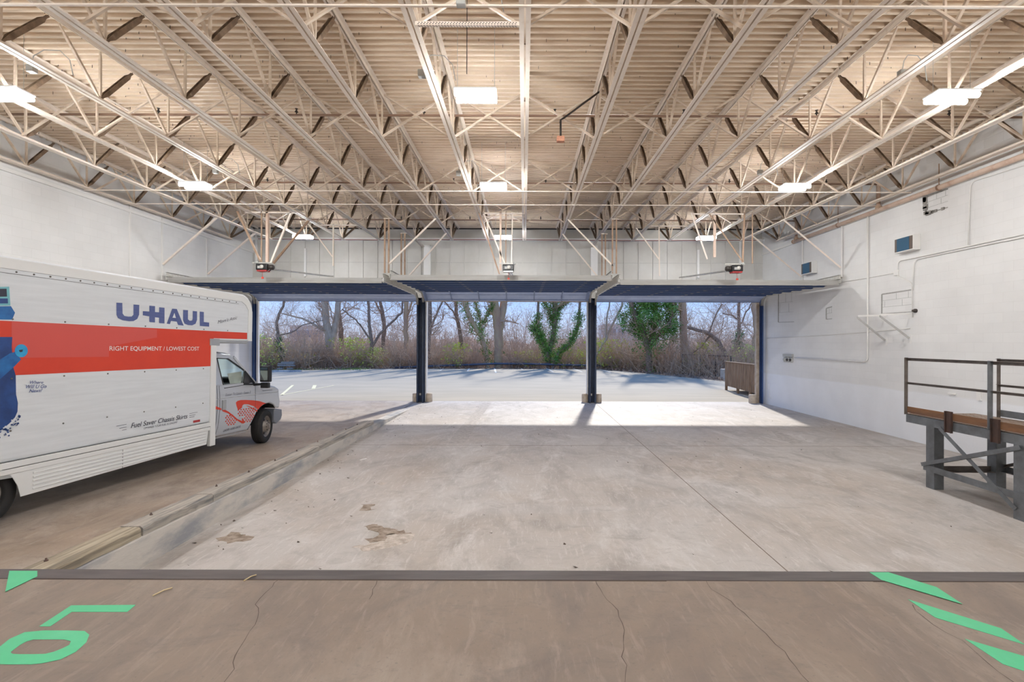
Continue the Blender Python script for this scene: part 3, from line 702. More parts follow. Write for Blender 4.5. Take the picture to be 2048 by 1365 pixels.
for (xw, s, xj, sd) in ((XL + 0.02, 1, -7 * SP, 'left'), (XR - 0.02, -1, 6 * SP - 0.1, 'right')):
    for (y, rn) in ((14.32, 'nearer'), (16.35, 'farther')):
        hang('wall_angle', (xw, y, 4.42), (xw, y, 5.95), 'upright angle on the %s wall above the door track, %s one' % (sd, rn), M['trimw'], 0.05, 'uprights on the side walls')
        hang('wall_brace', (xw + 0.04 * s, y, 4.72), (xj, y, ZBC), 'slanting brace from the %s wall up to a joist, %s one' % (sd, rn), M['steel'], 0.05, 'slanting braces at the side walls')

# ================================================================== DOOR OPENERS
def opener(x, lab, side_, full):
    y0 = 13.75; z0 = 4.50
    r = empty('door_opener', (x, y0, z0), lab, 'opener', 'motor openers above the doors')
    mb = MB(); mb.box(-0.16, 0.16, -0.12, 0.14, -0.02, 0.16); mb.build('gearbox', M['blackp'], r, bevel=0.02)
    MB().lathe((-0.30 * side_, 0.0, 0.07), (side_, 0, 0), [(0, 0), (0, 0.06), (0.02, 0.075), (0.16, 0.075), (0.17, 0.05)], 16).build('motor', M['darkst'], r)
    MB().lathe((0.02, -0.125, 0.07), (0, -1, 0), [(0, 0.055), (0.02, 0.055), (0.025, 0.02), (0.03, 0)], 16).build('pulley', M['galv'], r)
    MB().box(-0.14, 0.14, -0.10, 0.10, -0.06, -0.02).build('base_plate', M['red'] if side_ else M['white'], r)
    MB().box(-0.10, 0.05, -0.135, -0.12, 0.02, 0.09).build('cover', M['outlet'], r)
    mb = MB()
    for s in (-1, 1): mb.bar((s * 0.04, 0.1, 0.05), (s * 0.04, 4.9, 0.48), 0.02, 0.04)
    mb.build('trolley_rail', M['galv'], r)
    MB().bar((-0.32, 0.0, 0.20), (0.26, 0.0, 0.20), 0.03, 0.03).build('cross_bar', M['galv'], r)
    MB().lathe((0.18 * (side_ or 1), -0.03, 0.20), (0, -1, 0), [(0, 0), (0, 0.045), (0.04, 0.045), (0.045, 0)], 12).build('junction_box', M['outlet'], r)
    MB().tube([(0.18, -0.03, 0.17), (0.2, -0.04, 0.0), (0.12, -0.04, -0.08), (0.02, -0.04, -0.04)], 0.008, 6).build('cable', M['outlet'], r)
    MB().tube([(0.0, -0.05, -0.05), (0.01, -0.06, -0.22)], 0.006, 5).build('pull_cord', M['red'], r)
    MB().box(-0.02, 0.04, -0.07, -0.05, -0.27, -0.22).build('pull_handle', M['orange'], r)
    return r
opener(-7.55, 'black motor opener with red base above the left door', -1, True)
opener(-0.46, 'small motor opener with white cover hanging above the middle door', 0, False)
opener(6.13, 'black motor opener with silver cross bar above the right door', 1, True)
YO = 13.75
def hg(x0, z0, x1, z1, lab, m='rustc', w=0.05, y=YO, y1=None):
    hang('opener_hanger', (x0, y, z0), (x1, y1 if y1 is not None else y, z1), lab, M[m], w, 'bars carrying the door openers')
hg(-7.60, 4.72, -7.60, 6.2, 'upright reddish bar above the left door opener', 'rustc', 0.03)
hg(-7.42, 4.72, -7.42, 6.2, 'broad upright bar with conduit above the left door opener', 'pipe', 0.07)
hg(-7.62, 4.75, -8.3, 6.2, 'slanting dark bar leaning left above the left door opener', 'rustc', 0.05)
hg(-7.32, 4.70, -6.72, 6.2, 'slanting pale bar leaning right above the left door opener', 'steel', 0.05)
hg(-7.30, 4.70, -6.60, 6.2, 'rear slanting bar leaning right above the left door opener', 'rustc', 0.05, YO + 0.1, YO + 0.9)
hg(-8.1, 6.14, -6.6, 6.14, 'level bar across two joists over the left door opener', 'steel', 0.04)
hg(-6.10, 4.85, -6.10, 6.2, 'pale upright bar right of the left door opener', 'steel', 0.04, 15.2)
hg(-6.12, 5.15, -6.9, 6.2, 'pale slanting bar right of the left door opener', 'steel', 0.04, 15.2)
hg(-0.66, 4.50, -0.66, 6.2, 'broad upright bar left of the middle door opener', 'pipe', 0.06)
hg(-0.52, 4.62, -0.52, 6.2, 'reddish upright bar above the middle door opener', 'rustc', 0.03)
hg(-0.36, 4.62, -0.33, 6.2, 'upright bar with chain right of the middle door opener', 'steel', 0.03)
hg(-0.52, 4.65, -1.18, 6.2, 'pale slanting bar left of the middle door opener', 'steel', 0.04)
hg(-0.70, 4.40, -1.30, 6.2, 'dark slanting bar farther left of the middle door opener', 'rustc', 0.04)
hg(-1.2, 6.14, 0.0, 6.14, 'level bar across two joists over the middle door opener', 'steel', 0.035)
hg(-1.2, 6.14, 0.0, 6.14, 'second level bar just behind the one over the middle opener', 'steel', 0.035, YO + 0.35)
hg(6.35, 4.72, 6.40, 6.2, 'thick upright rusty bar above the right door opener', 'rustc', 0.05)
hg(6.33, 4.80, 5.35, 6.2, 'long slanting bar leaning left above the right door opener', 'rustc', 0.04)
hg(6.62, 4.72, 6.62, 6.2, 'thin upright bar right of the right door opener', 'rustc', 0.035)
hg(5.55, 4.90, 5.55, 6.12, 'broad pale bar hanging loose left of the right door opener', 'pipe', 0.08)
hg(5.32, 4.85, 4.85, 6.2, 'slanting pale bar hanging loose left of the right door opener', 'steel', 0.045)
hg(4.9, 6.14, 6.4, 6.14, 'level bar across two joists over the right door opener', 'steel', 0.035)
hg(4.35, 4.55, 4.33, 6.2, 'short upright pale bar far left of the right door opener', 'steel', 0.04, 15.2)
hg(4.33, 5.1, 3.6, 6.1, 'slanting pale bar far left of the right door opener', 'steel', 0.04, 15.2)
hg(-6.6, 6.14, -5.3, 6.14, 'level bar across two joists right of the left door opener', 'steel', 0.035, 15.2)
hg(3.97, 6.14, 5.29, 6.14, 'level bar across two joists far left of the right door opener', 'steel', 0.035, 15.2)
for (px, y0, y1, lab) in ((512, 464, 528, 'white upright channel on the door wall above the left opener'), (610, 497, 553, 'short white upright strip on the door wall right of the left opener'),
                          (1480, 468, 535, 'white upright channel on the door wall above the right opener'), (1396, 500, 556, 'short white upright strip on the door wall left of the right opener')):
    a = at(px, y0, YW - 0.06); b = at(px, y1, YW - 0.06)
    tag(MB().box(a.x - 0.04, a.x + 0.04, YW - 0.08, YW - 0.035, b.z, a.z).build('wall_channel', M['trimw']), lab, 'channel', 'white channels on the door wall')
o = MB().tube([(XL + 0.3, YW - 0.15, 6.53), (-6, YW - 0.13, 6.50), (-1, YW - 0.13, 6.53), (4, YW - 0.13, 6.50), (XR - 0.3, YW - 0.15, 6.53)], 0.014, 6).build('red_cable', M['redcable'])
tag(o, 'dull red cable draped along the ledge above the doors', 'cable')

# ================================================================== RIGHT WALL FITTINGS
WX = XR
def conduit(pts, rad, lab, m='trimw', straps=()):
    q = [onx(x, y, WX - rad - 0.01) for x, y in pts]
    # round the corners
    out = [q[0]]
    for a, b, c in zip(q[:-2], q[1:-1], q[2:]):
        r = min(0.15, (b - a).length / 2.2, (c - b).length / 2.2)
        p0 = b + (a - b).normalized() * r; p1 = b + (c - b).normalized() * r
        for t in (0, .25, .5, .75, 1): out.append((p0.lerp(b, t)).lerp(b.lerp(p1, t), t))
    out.append(q[-1])
    r_ = empty('conduit', out[0], lab, 'conduit', 'painted conduits on the right wall')
    MB().tube([p - out[0] for p in out], rad, 8).build('pipe_run', M[m], r_)
    for s in straps:
        p = onx(*s, WX) - out[0]
        MB().box(p.x - 0.03, p.x + 0.0, p.y - 0.02, p.y + 0.02, p.z - 0.035, p.z + 0.035).build('strap', M[m], r_)
    return r_
conduit([(1735, 425), (1735, 724), (1590, 716)], 0.022, 'thick conduit dropping down the right wall and turning to the outlet boxes', straps=((1735, 683), (1645, 719), (1700, 722)))
conduit([(2050, 468), (1985, 482), (1815, 519), (1795, 522), (1794, 548)], 0.013, 'upper conduit running along the right wall to the small junction box')
conduit([(2050, 474), (1985, 487), (1828, 520), (1825, 581)], 0.013, 'lower twin conduit dropping to the patched opening')
conduit([(1794, 552), (1812, 560), (1823, 566), (1825, 635)], 0.012, 'short looping conduit below the small junction box')
conduit([(1790, 546), (1735, 556), (1660, 568)], 0.010, 'thin conduit running left from the small junction box')
conduit([(2050, 330), (1940, 364), (1936, 490)], 0.011, 'thin conduit stepping down the upper right wall')
conduit([(1533, 677), (1600, 674), (1740, 664), (1820, 657)], 0.009, 'thin level conduit crossing the wall below the brackets')
p = onx(1794, 546, WX)
tag(MB().box(p.x - 0.05, p.x, p.y - 0.06, p.y + 0.06, p.z - 0.07, p.z + 0.07).build('junction_box', M['trimw'], bevel=0.006), 'small white junction box on the right wall where three conduits meet', 'box')

def wallbox(x0, x1, y0, y1, lab):
    """px box of the pane side; protrudes 0.17"""
    pr = 0.18
    a = onx(x0, (y0 + y1) / 2, WX - pr); b = onx(x1, (y0 + y1) / 2, WX - pr); zt = onx(x1, y0, WX - pr).z; zb = onx(x1, y1, WX - pr).z
    r = empty('wall_cabinet', (WX, b.y, (zt + zb) / 2), lab, 'cabinet', 'white boxes with blue panes on the right wall')
    h = (zt - zb) / 2; L = a.y - b.y
    MB().box(-pr, 0, 0, L, -h, h).build('body', M['trimw'], r, bevel=0.008)
    mb = MB(); mb.box(-pr - 0.006, -pr, 0.02, L * 0.2, -h * 0.86, h * 0.86); mb.box(-pr - 0.006, -pr, L * 0.84, L - 0.02, -h * 0.86, h * 0.86)
    mb.build('brown_panel', M['brownf'], r)
    MB().box(-pr - 0.012, -pr, L * 0.2, L * 0.84, -h * 0.86, h * 0.86).build('blue_pane', M['bluewin'], r)
wallbox(1788, 1826, 468, 499, 'white wall box with a blue pane, high on the right wall')
wallbox(1602, 1623, 522, 546, 'smaller-looking white wall box with a blue pane, nearer the doors')

# bricked-up openings (recess outlines with shadow lines built as shallow relief)
def recess(px, lab, d=0.012, courses=3, rough=False):
    q = [onx(x, y, WX) for x, y in px]; c = sum(q, Vector()) / 4
    r = empty('patched_opening', (WX, c.y, c.z), lab, 'opening', 'patched openings in the right wall')
    (a, b, cc, dd) = [p - Vector((WX, c.y, c.z)) for p in q]
    mb = MB()
    mb.bar(a, b, 0.02, 0.03); mb.bar(a, dd, 0.03, 0.035, up=(1, 0, 0)); mb.bar(dd, cc, 0.012, 0.02)
    mb.build('mortar_edge', M['rough_block'] if rough else M['galvd'], r)
    mb = MB()
    for k in range(1, courses):
        t = k / courses; mb.bar(a.lerp(dd, t) + Vector((0, 0, 0)), b.lerp(cc, t), 0.008, 0.008)
        for j in (0.3, 0.7): 
            u = a.lerp(dd, t); v = b.lerp(cc, t); w_ = u.lerp(v, (j + 0.2 * k) % 1); hh = (a - dd).length / courses
            mb.bar(w_, w_ + Vector((0, 0, hh * 0.9)), 0.008, 0.008, up=(1, 0, 0))
    mb.build('block_joints', M['outlet'], r)
    if rough:
        mb = MB()
        for _ in range(16):
            t = random.random(); p = (a.lerp(dd, t) if random.random() < .6 else dd.lerp(cc, t)); s = random.uniform(0.02, 0.06)
            mb.box(p.x - 0.03, p.x + 0.01, p.y - s, p.y + s, p.z - s * .8, p.z + s * .8)
        mb.build('broken_edge', M['rough_block'], r)
    return r
recess([(1557, 587), (1585, 584), (1588, 644), (1557, 645)], 'narrow patched opening near the door corner with a thin pipe above')
recess([(1653, 617), (1664, 614), (1664, 638), (1653, 639)], 'tiny square patched opening between the two larger ones', courses=2)
recess([(1764, 589), (1823, 580), (1823, 624), (1764, 628)], 'wide patched opening just above the wall brackets')
recess([(1850, 395), (1895, 378), (1895, 415), (1852, 428)], 'broken ragged patched opening high up near the pipe', rough=True)
# brackets
for (x0, y0, x1, y1, xw, lab) in ((1716, 634, 1770, 680, 1777, 'left slanting shelf bracket on the right wall'), (1761, 631, 1818, 675, 1822, 'right slanting shelf bracket on the right wall')):
    w = onx(x1 + 3, y1, WX)
    top = CAMP + ray(x0, y0) * (w.y / 1.0)
    r = empty('shelf_bracket', w, lab, 'bracket', 'slanting steel brackets on the right wall')
    t = Vector((top.x - w.x, 0, top.z - w.z))
    MB().angle((-0.02, 0, 0), t, 0.05, 0.008, up=(0, 1, 0)).build('strut', M['outlet'], r)
    MB().angle(t, (0, 0, t.z + 0.02), 0.04, 0.006, up=(0, 1, 0)).build('arm', M['trimw'], r)
    MB().box(-0.008, 0, -0.03, 0.03, -0.15, 0.08).build('wall_plate', M['trimw'], r)
p = onx(1832, 622, WX)
tag(MB().lathe(p, (-1, 0, 0), [(0, 0.05), (0.04, 0.05), (0.05, 0.03), (0.09, 0.03), (0.1, 0)], 10).build('pipe_stub', M['darkst']), 'dark pipe stub at the right end of the wide patched opening', 'pipe')
# outlets
p = onx(1578, 714, WX)
r = empty('outlet_box', p, 'row of three grey outlet covers under a box on the right wall', 'outlet')
MB().box(-0.07, 0, -0.30, 0.30, 0.0, 0.10).build('junction_box', M['outlet'], r, bevel=0.006)
for k in range(3):
    y = -0.20 + k * 0.20
    MB().box(-0.06, 0, y - 0.08, y + 0.08, -0.20, -0.02).build('cover', M['outlet'], r, bevel=0.02)
    MB().lathe((-0.06, y, -0.11), (-1, 0, 0), [(0, 0.05), (0.03, 0.045), (0.035, 0.02), (0.035, 0)], 14).build('socket', M['darkst'] if k < 2 else M['outlet'], r)
p = onx(1906, 788, WX)
tag(MB().box(p.x - 0.05, p.x, p.y - 0.08, p.y + 0.08, p.z - 0.015, p.z + 0.015).build('wall_hook', M['trimw']), 'small hook on the lower right wall behind the platform', 'hook')
p = onx(1960, 790, WX)
tag(MB().box(p.x - 0.03, p.x, p.y - 0.05, p.y + 0.05, p.z - 0.12, p.z + 0.12).build('wall_plate', M['trimw']), 'narrow white plate on the lower right wall behind the railing', 'plate')
a, b = onx(1540, 768, WX), onx(1540, 795, WX)
tag(MB().tube([(WX - 0.03, a.y, a.z), (WX - 0.03, a.y, b.z), (WX - 0.03, a.y - 0.15, b.z - 0.02)], 0.012, 6).build('water_pipe', M['trimw']), 'thin white pipe low in the right door corner', 'pipe')
# left wall seams
for (px, ya, yb, lab) in ((258, 408, 565, 'thin upright seam strip on the left wall, nearest'), (323, 432, 560, 'upright strip on the left wall beside the slanting brace')):
    a = onx(px, ya, XL); b = onx(px, yb, XL)
    tag(MB().box(XL, XL + 0.03, a.y - 0.02, a.y + 0.02, b.z, a.z).build('wall_strip', M['trimw']), lab, 'strip', 'upright strips on the left wall')

# ================================================================== STEEL PLATFORM (right)
r = empty('steel_platform', (6.78, 7.0, 0), 'grey steel work platform with railings and diamond plate deck beside the right wall', 'platform')
YE0, YE1 = 3.6, 8.42; X0, X1 = 0.0, 1.2
def L_(y): return y - 7.0
def chan(x, m=1):
    mb = MB(); y0, y1 = L_(YE0), L_(YE1)
    mb.box(x - 0.004, x + 0.004, y0, y1, 1.03, 1.17); mb.box(min(x, x + 0.06 * m), max(x, x + 0.06 * m), y0, y1, 1.162, 1.17); mb.box(min(x, x + 0.06 * m), max(x, x + 0.06 * m), y0, y1, 1.03, 1.038)
    return mb
chan(X0, 1).build('side_beam', M['greyst'], r); chan(X1, -1).build('side_beam', M['greyst'], r)
MB().box(X0, X1, L_(YE1) - 0.06, L_(YE1) - 0.05, 1.03, 1.17).build('end_beam', M['greyst'], r)
mb = MB(); mb.box(X0 + 0.01, X1 - 0.01, L_(YE0), L_(YE1) - 0.02, 1.175, 1.185)
for i in range(40):
    for j in range(9):
        x = X0 + 0.06 + j * 0.125 + (0.06 if i % 2 else 0); y = L_(YE1) - 0.08 - i * 0.1
        if x < X1 - 0.05: mb.bar((x - 0.02, y - 0.02 * (-1) ** i, 1.186), (x + 0.02, y + 0.02 * (-1) ** i, 1.186), 0.012, 0.006)
mb.build('deck_plate', M['plate'], r)
def hbeam(x, y, z1):
    mb = MB(); mb.box(x - 0.08, x + 0.08, y - 0.08, y - 0.07, 0, z1); mb.box(x - 0.08, x + 0.08, y + 0.07, y + 0.08, 0, z1); mb.box(x - 0.005, x + 0.005, y - 0.07, y + 0.07, 0, z1)
    mb.box(x - 0.082, x - 0.075, y - 0.078, y + 0.078, 0.0, z1)
    return mb
for (x, y) in ((X0 + 0.085, 7.93), (X0 + 0.085, 6.5), (X1 - 0.085, 7.93), (X1 - 0.085, 6.5), (X0 + 0.085, 4.2), (X1 - 0.085, 4.2)):
    hbeam(x, L_(y), 1.03).build('leg', M['greyst'], r)
MB().angle((X0 - 0.01, L_(8.05), 0.28), (X0 - 0.01, L_(4.0), 0.28), 0.10, 0.008, fx=-1).build('lower_rail', M['greyst'], r)
MB().angle((X1, L_(8.05), 0.30), (X1, L_(4.0), 0.30), 0.09, 0.008).build('lower_rail', M['greyst'], r)
MB().angle((X0 - 0.02, L_(7.75), 1.02), (X0 - 0.02, L_(6.55), 0.12), 0.06, 0.008, fx=-1).build('cross_brace', M['greyst'], r)
MB().angle((X0 - 0.035, L_(8.05), 0.34), (X0 - 0.035, L_(6.45), 0.98), 0.06, 0.008, fx=-1).build('cross_brace', M['greyst'], r)
MB().angle((X1 - 0.02, L_(7.9), 0.34), (X1 - 0.02, L_(6.5), 1.0), 0.05, 0.008).build('cross_brace', M['railst'], r)
MB().angle((X0 + 0.05, L_(7.95), 0.28), (X1 - 0.05, L_(7.95), 0.28), 0.09, 0.008).build('lower_rail', M['railst'], r)
for (x, ypost, sd) in ((X0 - 0.005, (8.38, 6.86, 5.3, 3.9), -1), (X1 + 0.0, (7.95, 6.4, 4.8), 1)):
    for k, y in enumerate(ypost):
        MB().angle((x, L_(y), 1.17), (x, L_(y), 2.17), 0.075 if k else 0.06, 0.008, up=(0, 1, 0)).build('railing_post', M['greyst'] if k else M['railst'], r)
    y0, y1 = L_(ypost[0] + 0.03), L_(YE0)
    MB().angle((x - 0.01 * sd, y0, 2.165), (x - 0.01 * sd, y1, 2.165), 0.05, 0.007, fy=-1).build('top_rail', M['railst'], r)
    MB().angle((x - 0.01 * sd, y0, 1.74), (x - 0.01 * sd, y1, 1.74), 0.04, 0.007, fy=-1).build('middle_rail', M['railst'], r)
    MB().box(min(x - 0.012 * (-sd), x), max(x - 0.012 * (-sd), x), y1, y0, 1.20, 1.31).build('toe_board', M['rustb'] if sd < 0 else M['greyst'], r)
for y in (7.55, 6.80, 5.7):
    mb = MB(); mb.box(-0.03, -0.012, L_(y) - 0.06, L_(y) + 0.06, 1.0, 1.34); mb.box(-0.05, -0.03, L_(y) - 0.06, L_(y) - 0.045, 1.0, 1.34); mb.box(-0.05, -0.03, L_(y) + 0.045, L_(y) + 0.06, 1.0, 1.34)
    mb.build('bracket', M['rustd'], r)

# ================================================================== DOCK TAPE AND DEBRIS
def tape(px, lab, hole=None):
    pts = [DK(x, y) for x, y in px]
    z = ZDK + 0.0042 if min(y for x, y in px) < 1165 else ZDK + 0.0005
    mb = MB()
    if hole:
        h = [DK(x, y) for x, y in hole]; n = len(pts)
        vs = [(p.x, p.y, z + 0.001) for p in pts] + [(p.x, p.y, z + 0.001) for p in h]
        mb.add(vs, [(i, (i + 1) % n, n + (i + 1) % n, n + i) for i in range(n)])
    else: mb.poly3([(p.x, p.y, z) for p in pts], (0, 0, 1), 0.001)
    tag(fixnormals(mb.build('floor_tape', M['tape'])), lab, 'tape', 'green tape marks on the dock floor')
tape([(20, 1144), (76, 1144), (76, 1155), (12, 1186)], 'green tape piece crossing the steel dock edge at far left')
tape([(144, 1212), (273, 1211), (256, 1225), (145, 1225), (102, 1254), (80, 1254)], 'green tape bent like a corner, above the oval mark')
zc = lambda P: [(x / 2.926, 1100 + y / 2.926) for x, y in P]
outer = zc([(-60, 640), (-20, 590), (60, 525), (150, 485), (260, 475), (400, 475), (500, 478), (528, 500), (510, 545), (450, 600), (360, 645), (250, 668), (190, 674), (60, 674), (-40, 672), (-70, 665)])
inner = zc([(70, 600), (90, 585), (120, 562), (160, 540), (200, 528), (300, 528), (380, 528), (420, 538), (410, 560), (370, 580), (320, 600), (270, 612), (200, 614), (120, 614), (80, 612), (70, 606)])
tape(outer, 'green oval tape loop on the dock floor at lower left', inner)
zr = lambda P: [(1400 + x / 3.16, 1100 + y / 3.16) for x, y in P]
tape(zr([(1075, 148), (1195, 148), (1500, 242), (1665, 350), (1150, 196)]), 'green tape stripe crossing the steel dock edge at right')
tape(zr([(1318, 315), (1910, 500), (2060, 603), (1490, 430)]), 'long middle green tape stripe on the dock floor at right')
tape(zr([(1678, 565), (2070, 680), (2200, 760), (2070, 775), (1920, 725)]), 'lowest green tape stripe at the right edge of the picture')
for (a, b, lab) in (((307, 1195), (346, 1179), 'long pale straw lying on the dock at left'), ((489, 1165), (514, 1153), 'short pale straw by the steel dock edge')):
    p, q = DK(*a), DK(*b); p.z = q.z = ZDK + 0.008
    tag(MB().tube([p, p.lerp(q, 0.5) + Vector((0, 0.01, 0.004)), q], 0.004, 5).build('straw', M['straw']), lab, 'straw', 'straws on the dock floor')
mb = MB()
for _ in range(170):
    x = random.uniform(XC + 0.05, 9); y = random.uniform(3.6, 18.5)
    if random.random() < .4: x = XC + abs(random.gauss(0, 0.5)) + 0.05
    s = random.uniform(0.006, 0.022); a = random.uniform(0, 3)
    mb.add([(x + s * math.cos(a + t) * (1 + .6 * (k % 2)), y + s * math.sin(a + t), 0.003 + (0.012 if k == 1 else 0)) for k, t in enumerate((0, 1.4, 3.1, 4.4))], [(0, 1, 2, 3)])
tag(mb.build('floor_debris', M['dark']), 'specks of dry leaf and grit scattered on the concrete floor', 'debris', kind='stuff')
p = onz(730, 919); tag(MB().bar((p.x - 0.06, p.y - 0.1, 0.004), (p.x + 0.02, p.y + 0.06, 0.004), 0.035, 0.003).build('paper_scrap', M['textw']), 'white paper scrap on the floor beside the lane curb', 'paper')

# ================================================================== TRUCK (left)
YAW = R(6.5)
T = Matrix.Translation((-5.87, 10.58, ramp(10.58))) @ Matrix.Rotation(-YAW, 4, 'Z') @ Matrix.Rotation(R(-0.80), 4, 'X')
TI = T.inverted(); TN = (T.to_3x3() @ Vector((1, 0, 0)))
def tp(px, py, n=0.0):
    o = T @ Vector((n, 0, 0)); r = ray(px, py); t = (o - CAMP).dot(TN) / r.dot(TN); return TI @ (CAMP + r * t)
SL = lambda z: -0.01 - max(0.0, z - 1.42) * 0.24
def tps(px, py):
    p = tp(px, py)
    for _ in range(8): p = tp(px, py, SL(p.z))
    return p
truck = empty('moving_truck', (0, 0, 0), 'white and orange moving truck with silver cab parked on the left lane', 'truck')
truck.matrix_world = T
BX = 0.13
def z1(P): return [(x / 3.303, 530 + y / 3.303) for x, y in P]
def z3(P): return [(400 + x / 9.286, 640 + y / 9.286) for x, y in P]
def z5(P): return [(400 + x / 9.286, 770 + y / 9.286) for x, y in P]
# cargo box
prof = [(-6.25, 0.75), (-1.6, 0.75), (-1.6, 2.28), (-0.62, 2.27), (-0.50, 2.33), (-0.45, 2.5), (-0.45, 2.92), (-0.50, 3.10), (-0.60, 3.21), (-0.74, 3.27), (-6.25, 3.27)]
box = fixnormals(MB().prism(prof, (-2.17, 0, 0), (0, 1, 0), (0, 0, 1), BX + 2.17).build('cargo_box', M['white'], truck, bevel=0.045, seg=3))
fixnormals(MB().poly3([(BX, s, z) for s, z in ((-6.2, 3.24), (-0.78, 3.24), (-0.62, 3.16), (-0.52, 2.98), (-0.50, 2.30), (-0.62, 2.30), (-0.62, 2.95), (-0.70, 3.05), (-0.82, 3.11), (-6.2, 3.11))], (1, 0, 0), 0.012).build('roof_molding', M['whitet'], truck, bevel=0.004))
def decal(name, pts, m, lift=0.002, parent=None, th=0.0008, px=True, n=BX):
    P = [tp(x, y, n) for x, y in pts] if px else [Vector((n, a, b)) for a, b in pts]
    return fixnormals(MB().poly3([(n + lift, p.y, p.z) for p in P], (1, 0, 0), th).build(name, m, parent or truck))
decal('orange_stripe', [(-6.2, 1.81), (-1.56, 1.81), (-1.56, 2.34), (-0.64, 2.34), (-0.64, 2.475), (-6.2, 2.475)], M['orange'], px=False)
decal('faded_patch', z1([(75, 372), (1035, 425), (1035, 480), (718, 540), (718, 608), (90, 615), (75, 480)]), M['orangefade'], 0.003)
# corner and edge trims
MB().box(BX - 0.05, BX + 0.018, -1.63, -1.50, 0.30, 2.33).build('corner_trim', M['whitet'], truck, bevel=0.006)
MB().box(BX - 0.05, BX + 0.016, -1.60, -0.64, 2.245, 2.325).build('overhang_trim', M['alu'], truck, bevel=0.02)
MB().box(BX - 0.05, BX + 0.022, -1.66, -1.42, 2.20, 2.33).build('corner_cap', M['alu'], truck, bevel=0.008)
mb = MB(); mb.box(BX - 0.02, BX + 0.02, -6.2, -1.62, 0.675, 0.75); mb.box(BX - 0.02, BX + 0.012, -6.2, -1.62, 0.60, 0.665)
mb.build('rub_rail', M['whitet'], truck, bevel=0.006)
# skirt with ridges, wheel arch cut
sk = [tp(x, y, BX) for x, y in ((409, 890), (42, 994), (36, 972), (26, 956), (12, 944), (-8, 936))]
P = [(-1.66, 0.60), (-1.70, sk[0].z)] + [(p.y, p.z) for p in sk[1:]] + [(-5.45, 0.60)]
fixnormals(MB().poly3([(BX - 0.006, a, b) for a, b in P], (1, 0, 0), 0.008).build('side_skirt', M['whitet'], truck))
mb = MB()
for k, zz in enumerate((0.555, 0.505, 0.455, 0.405, 0.355)):
    mb.bar((BX + 0.006, -4.55 + 0.0 * k, zz - 0.0), (BX + 0.006, -1.72, zz + 0.005), 0.014, 0.022)
mb.build('skirt_ridges', M['whitet'], truck, bevel=0.004)
MB().box(BX + 0.002, BX + 0.004, -3.35, -3.345, 0.30, 0.60).build('skirt_seam', M['seam'], truck)
# rivets
def rivets(line, nm):
    mb = MB()
    for (s, z) in line: mb.lathe((BX + 0.002, s, z), (1, 0, 0), [(0, 0.012), (0.006, 0.010), (0.009, 0.0)], 8)
    mb.build(nm, M['rivet'], truck)
rivets([(-6.1 + 0.19 * k, 3.085) for k in range(28)], 'roof_rivets')
rivets([(-6.1 + 0.30 * k, 0.71) for k in range(15)] + [(-5.9 + 0.6 * k, 0.63) for k in range(8)], 'rail_rivets')
rivets([(-0.585, 2.4 + 0.12 * k) for k in range(5)] + [(-1.565, 0.5 + 0.15 * k) for k in range(12)] + [(-1.4 + 0.19 * k, 2.285) for k in range(4)], 'trim_rivets')
rivets([(-6.0 + 0.6 * k, 2.50) for k in range(9)] + [(-6.0 + 0.6 * k, 1.77) for k in range(8)] + [(-6.0 + 0.6 * k, 1.13) for k in range(8)], 'panel_rivets')
MB().box(BX + 0.002, BX + 0.0035, -6.2, -0.9, 3.055, 3.06).build('roof_seam', M['seam'], truck)
# lettering shapes of the big name
for P in ([(767, 250), (806, 252), (808, 322), (820, 338), (845, 342), (868, 342), (880, 330), (880, 262), (918, 265), (917, 330), (905, 358), (880, 372), (850, 373), (808, 366), (778, 352), (768, 332)],
          [(985, 270), (1022, 273), (1022, 312), (1050, 314), (1050, 281), (1085, 284), (1085, 388), (1050, 385), (1050, 350), (1022, 347), (1022, 381), (985, 377), (985, 341), (942, 334), (942, 306), (985, 309)],
          [(1136, 290), (1166, 292), (1212, 402), (1175, 398), (1167, 376), (1128, 371), (1121, 392), (1100, 389)],
          [(1208, 298), (1240, 300), (1240, 360), (1252, 370), (1268, 368), (1272, 356), (1272, 305), (1300, 308), (1300, 365), (1290, 390), (1268, 400), (1240, 398), (1217, 388), (1208, 366)],
          [(1318, 309), (1345, 312), (1345, 378), (1380, 382), (1380, 409), (1319, 404)]):
    decal('big_letter', z1(P), M['logo'], 0.003)
decal('letter_gap', z1([(1150, 318), (1160, 352), (1137, 350)]), M['white'], 0.0045)
def text(s, pl, pr, hpx, m, nm, n=BX, slant=0.0, bold=0.0, fn=None):
    f = fn or (lambda x, y: tp(x, y, n))
    a, b = f(*pl), f(*pr); up = f(pl[0], pl[1] - hpx); h = (up - a).length
    cu = bpy.data.curves.new(nm, 'FONT'); cu.body = s; cu.size = 1.0; cu.shear = slant; cu.offset = bold; cu.extrude = 0.0; cu.align_x = 'LEFT'
    o = bpy.data.objects.new(nm, cu); COL.objects.link(o); cu.materials.append(m)
    bpy.context.view_layer.update(); w = max(o.dimensions.x, 0.01)
    x = (b - a); X = x.normalized(); Z = Vector((1, 0, 0)); Y = Z.cross(X).normalized()
    sx = x.length / w; sy = h / 0.70
    mt = Matrix((X * sx, Y * sy, Z)).transposed().to_4x4(); mt.translation = a + Vector((0.0055 if n == BX else 0.003, 0, 0))
    me = bpy.data.meshes.new_from_object(o); bpy.data.objects.remove(o); o = bpy.data.objects.new(nm, me); COL.objects.link(o)
    if not me.materials: me.materials.append(m)
    o.parent = truck; o.matrix_local = mt; return o
q = lambda x, y: (x / 3.303, 530 + y / 3.303)
text('RIGHT EQUIPMENT / LOWEST COST', q(718, 567), q(1312, 566), 9, M['textw'], 'slogan_lettering', bold=0.004)
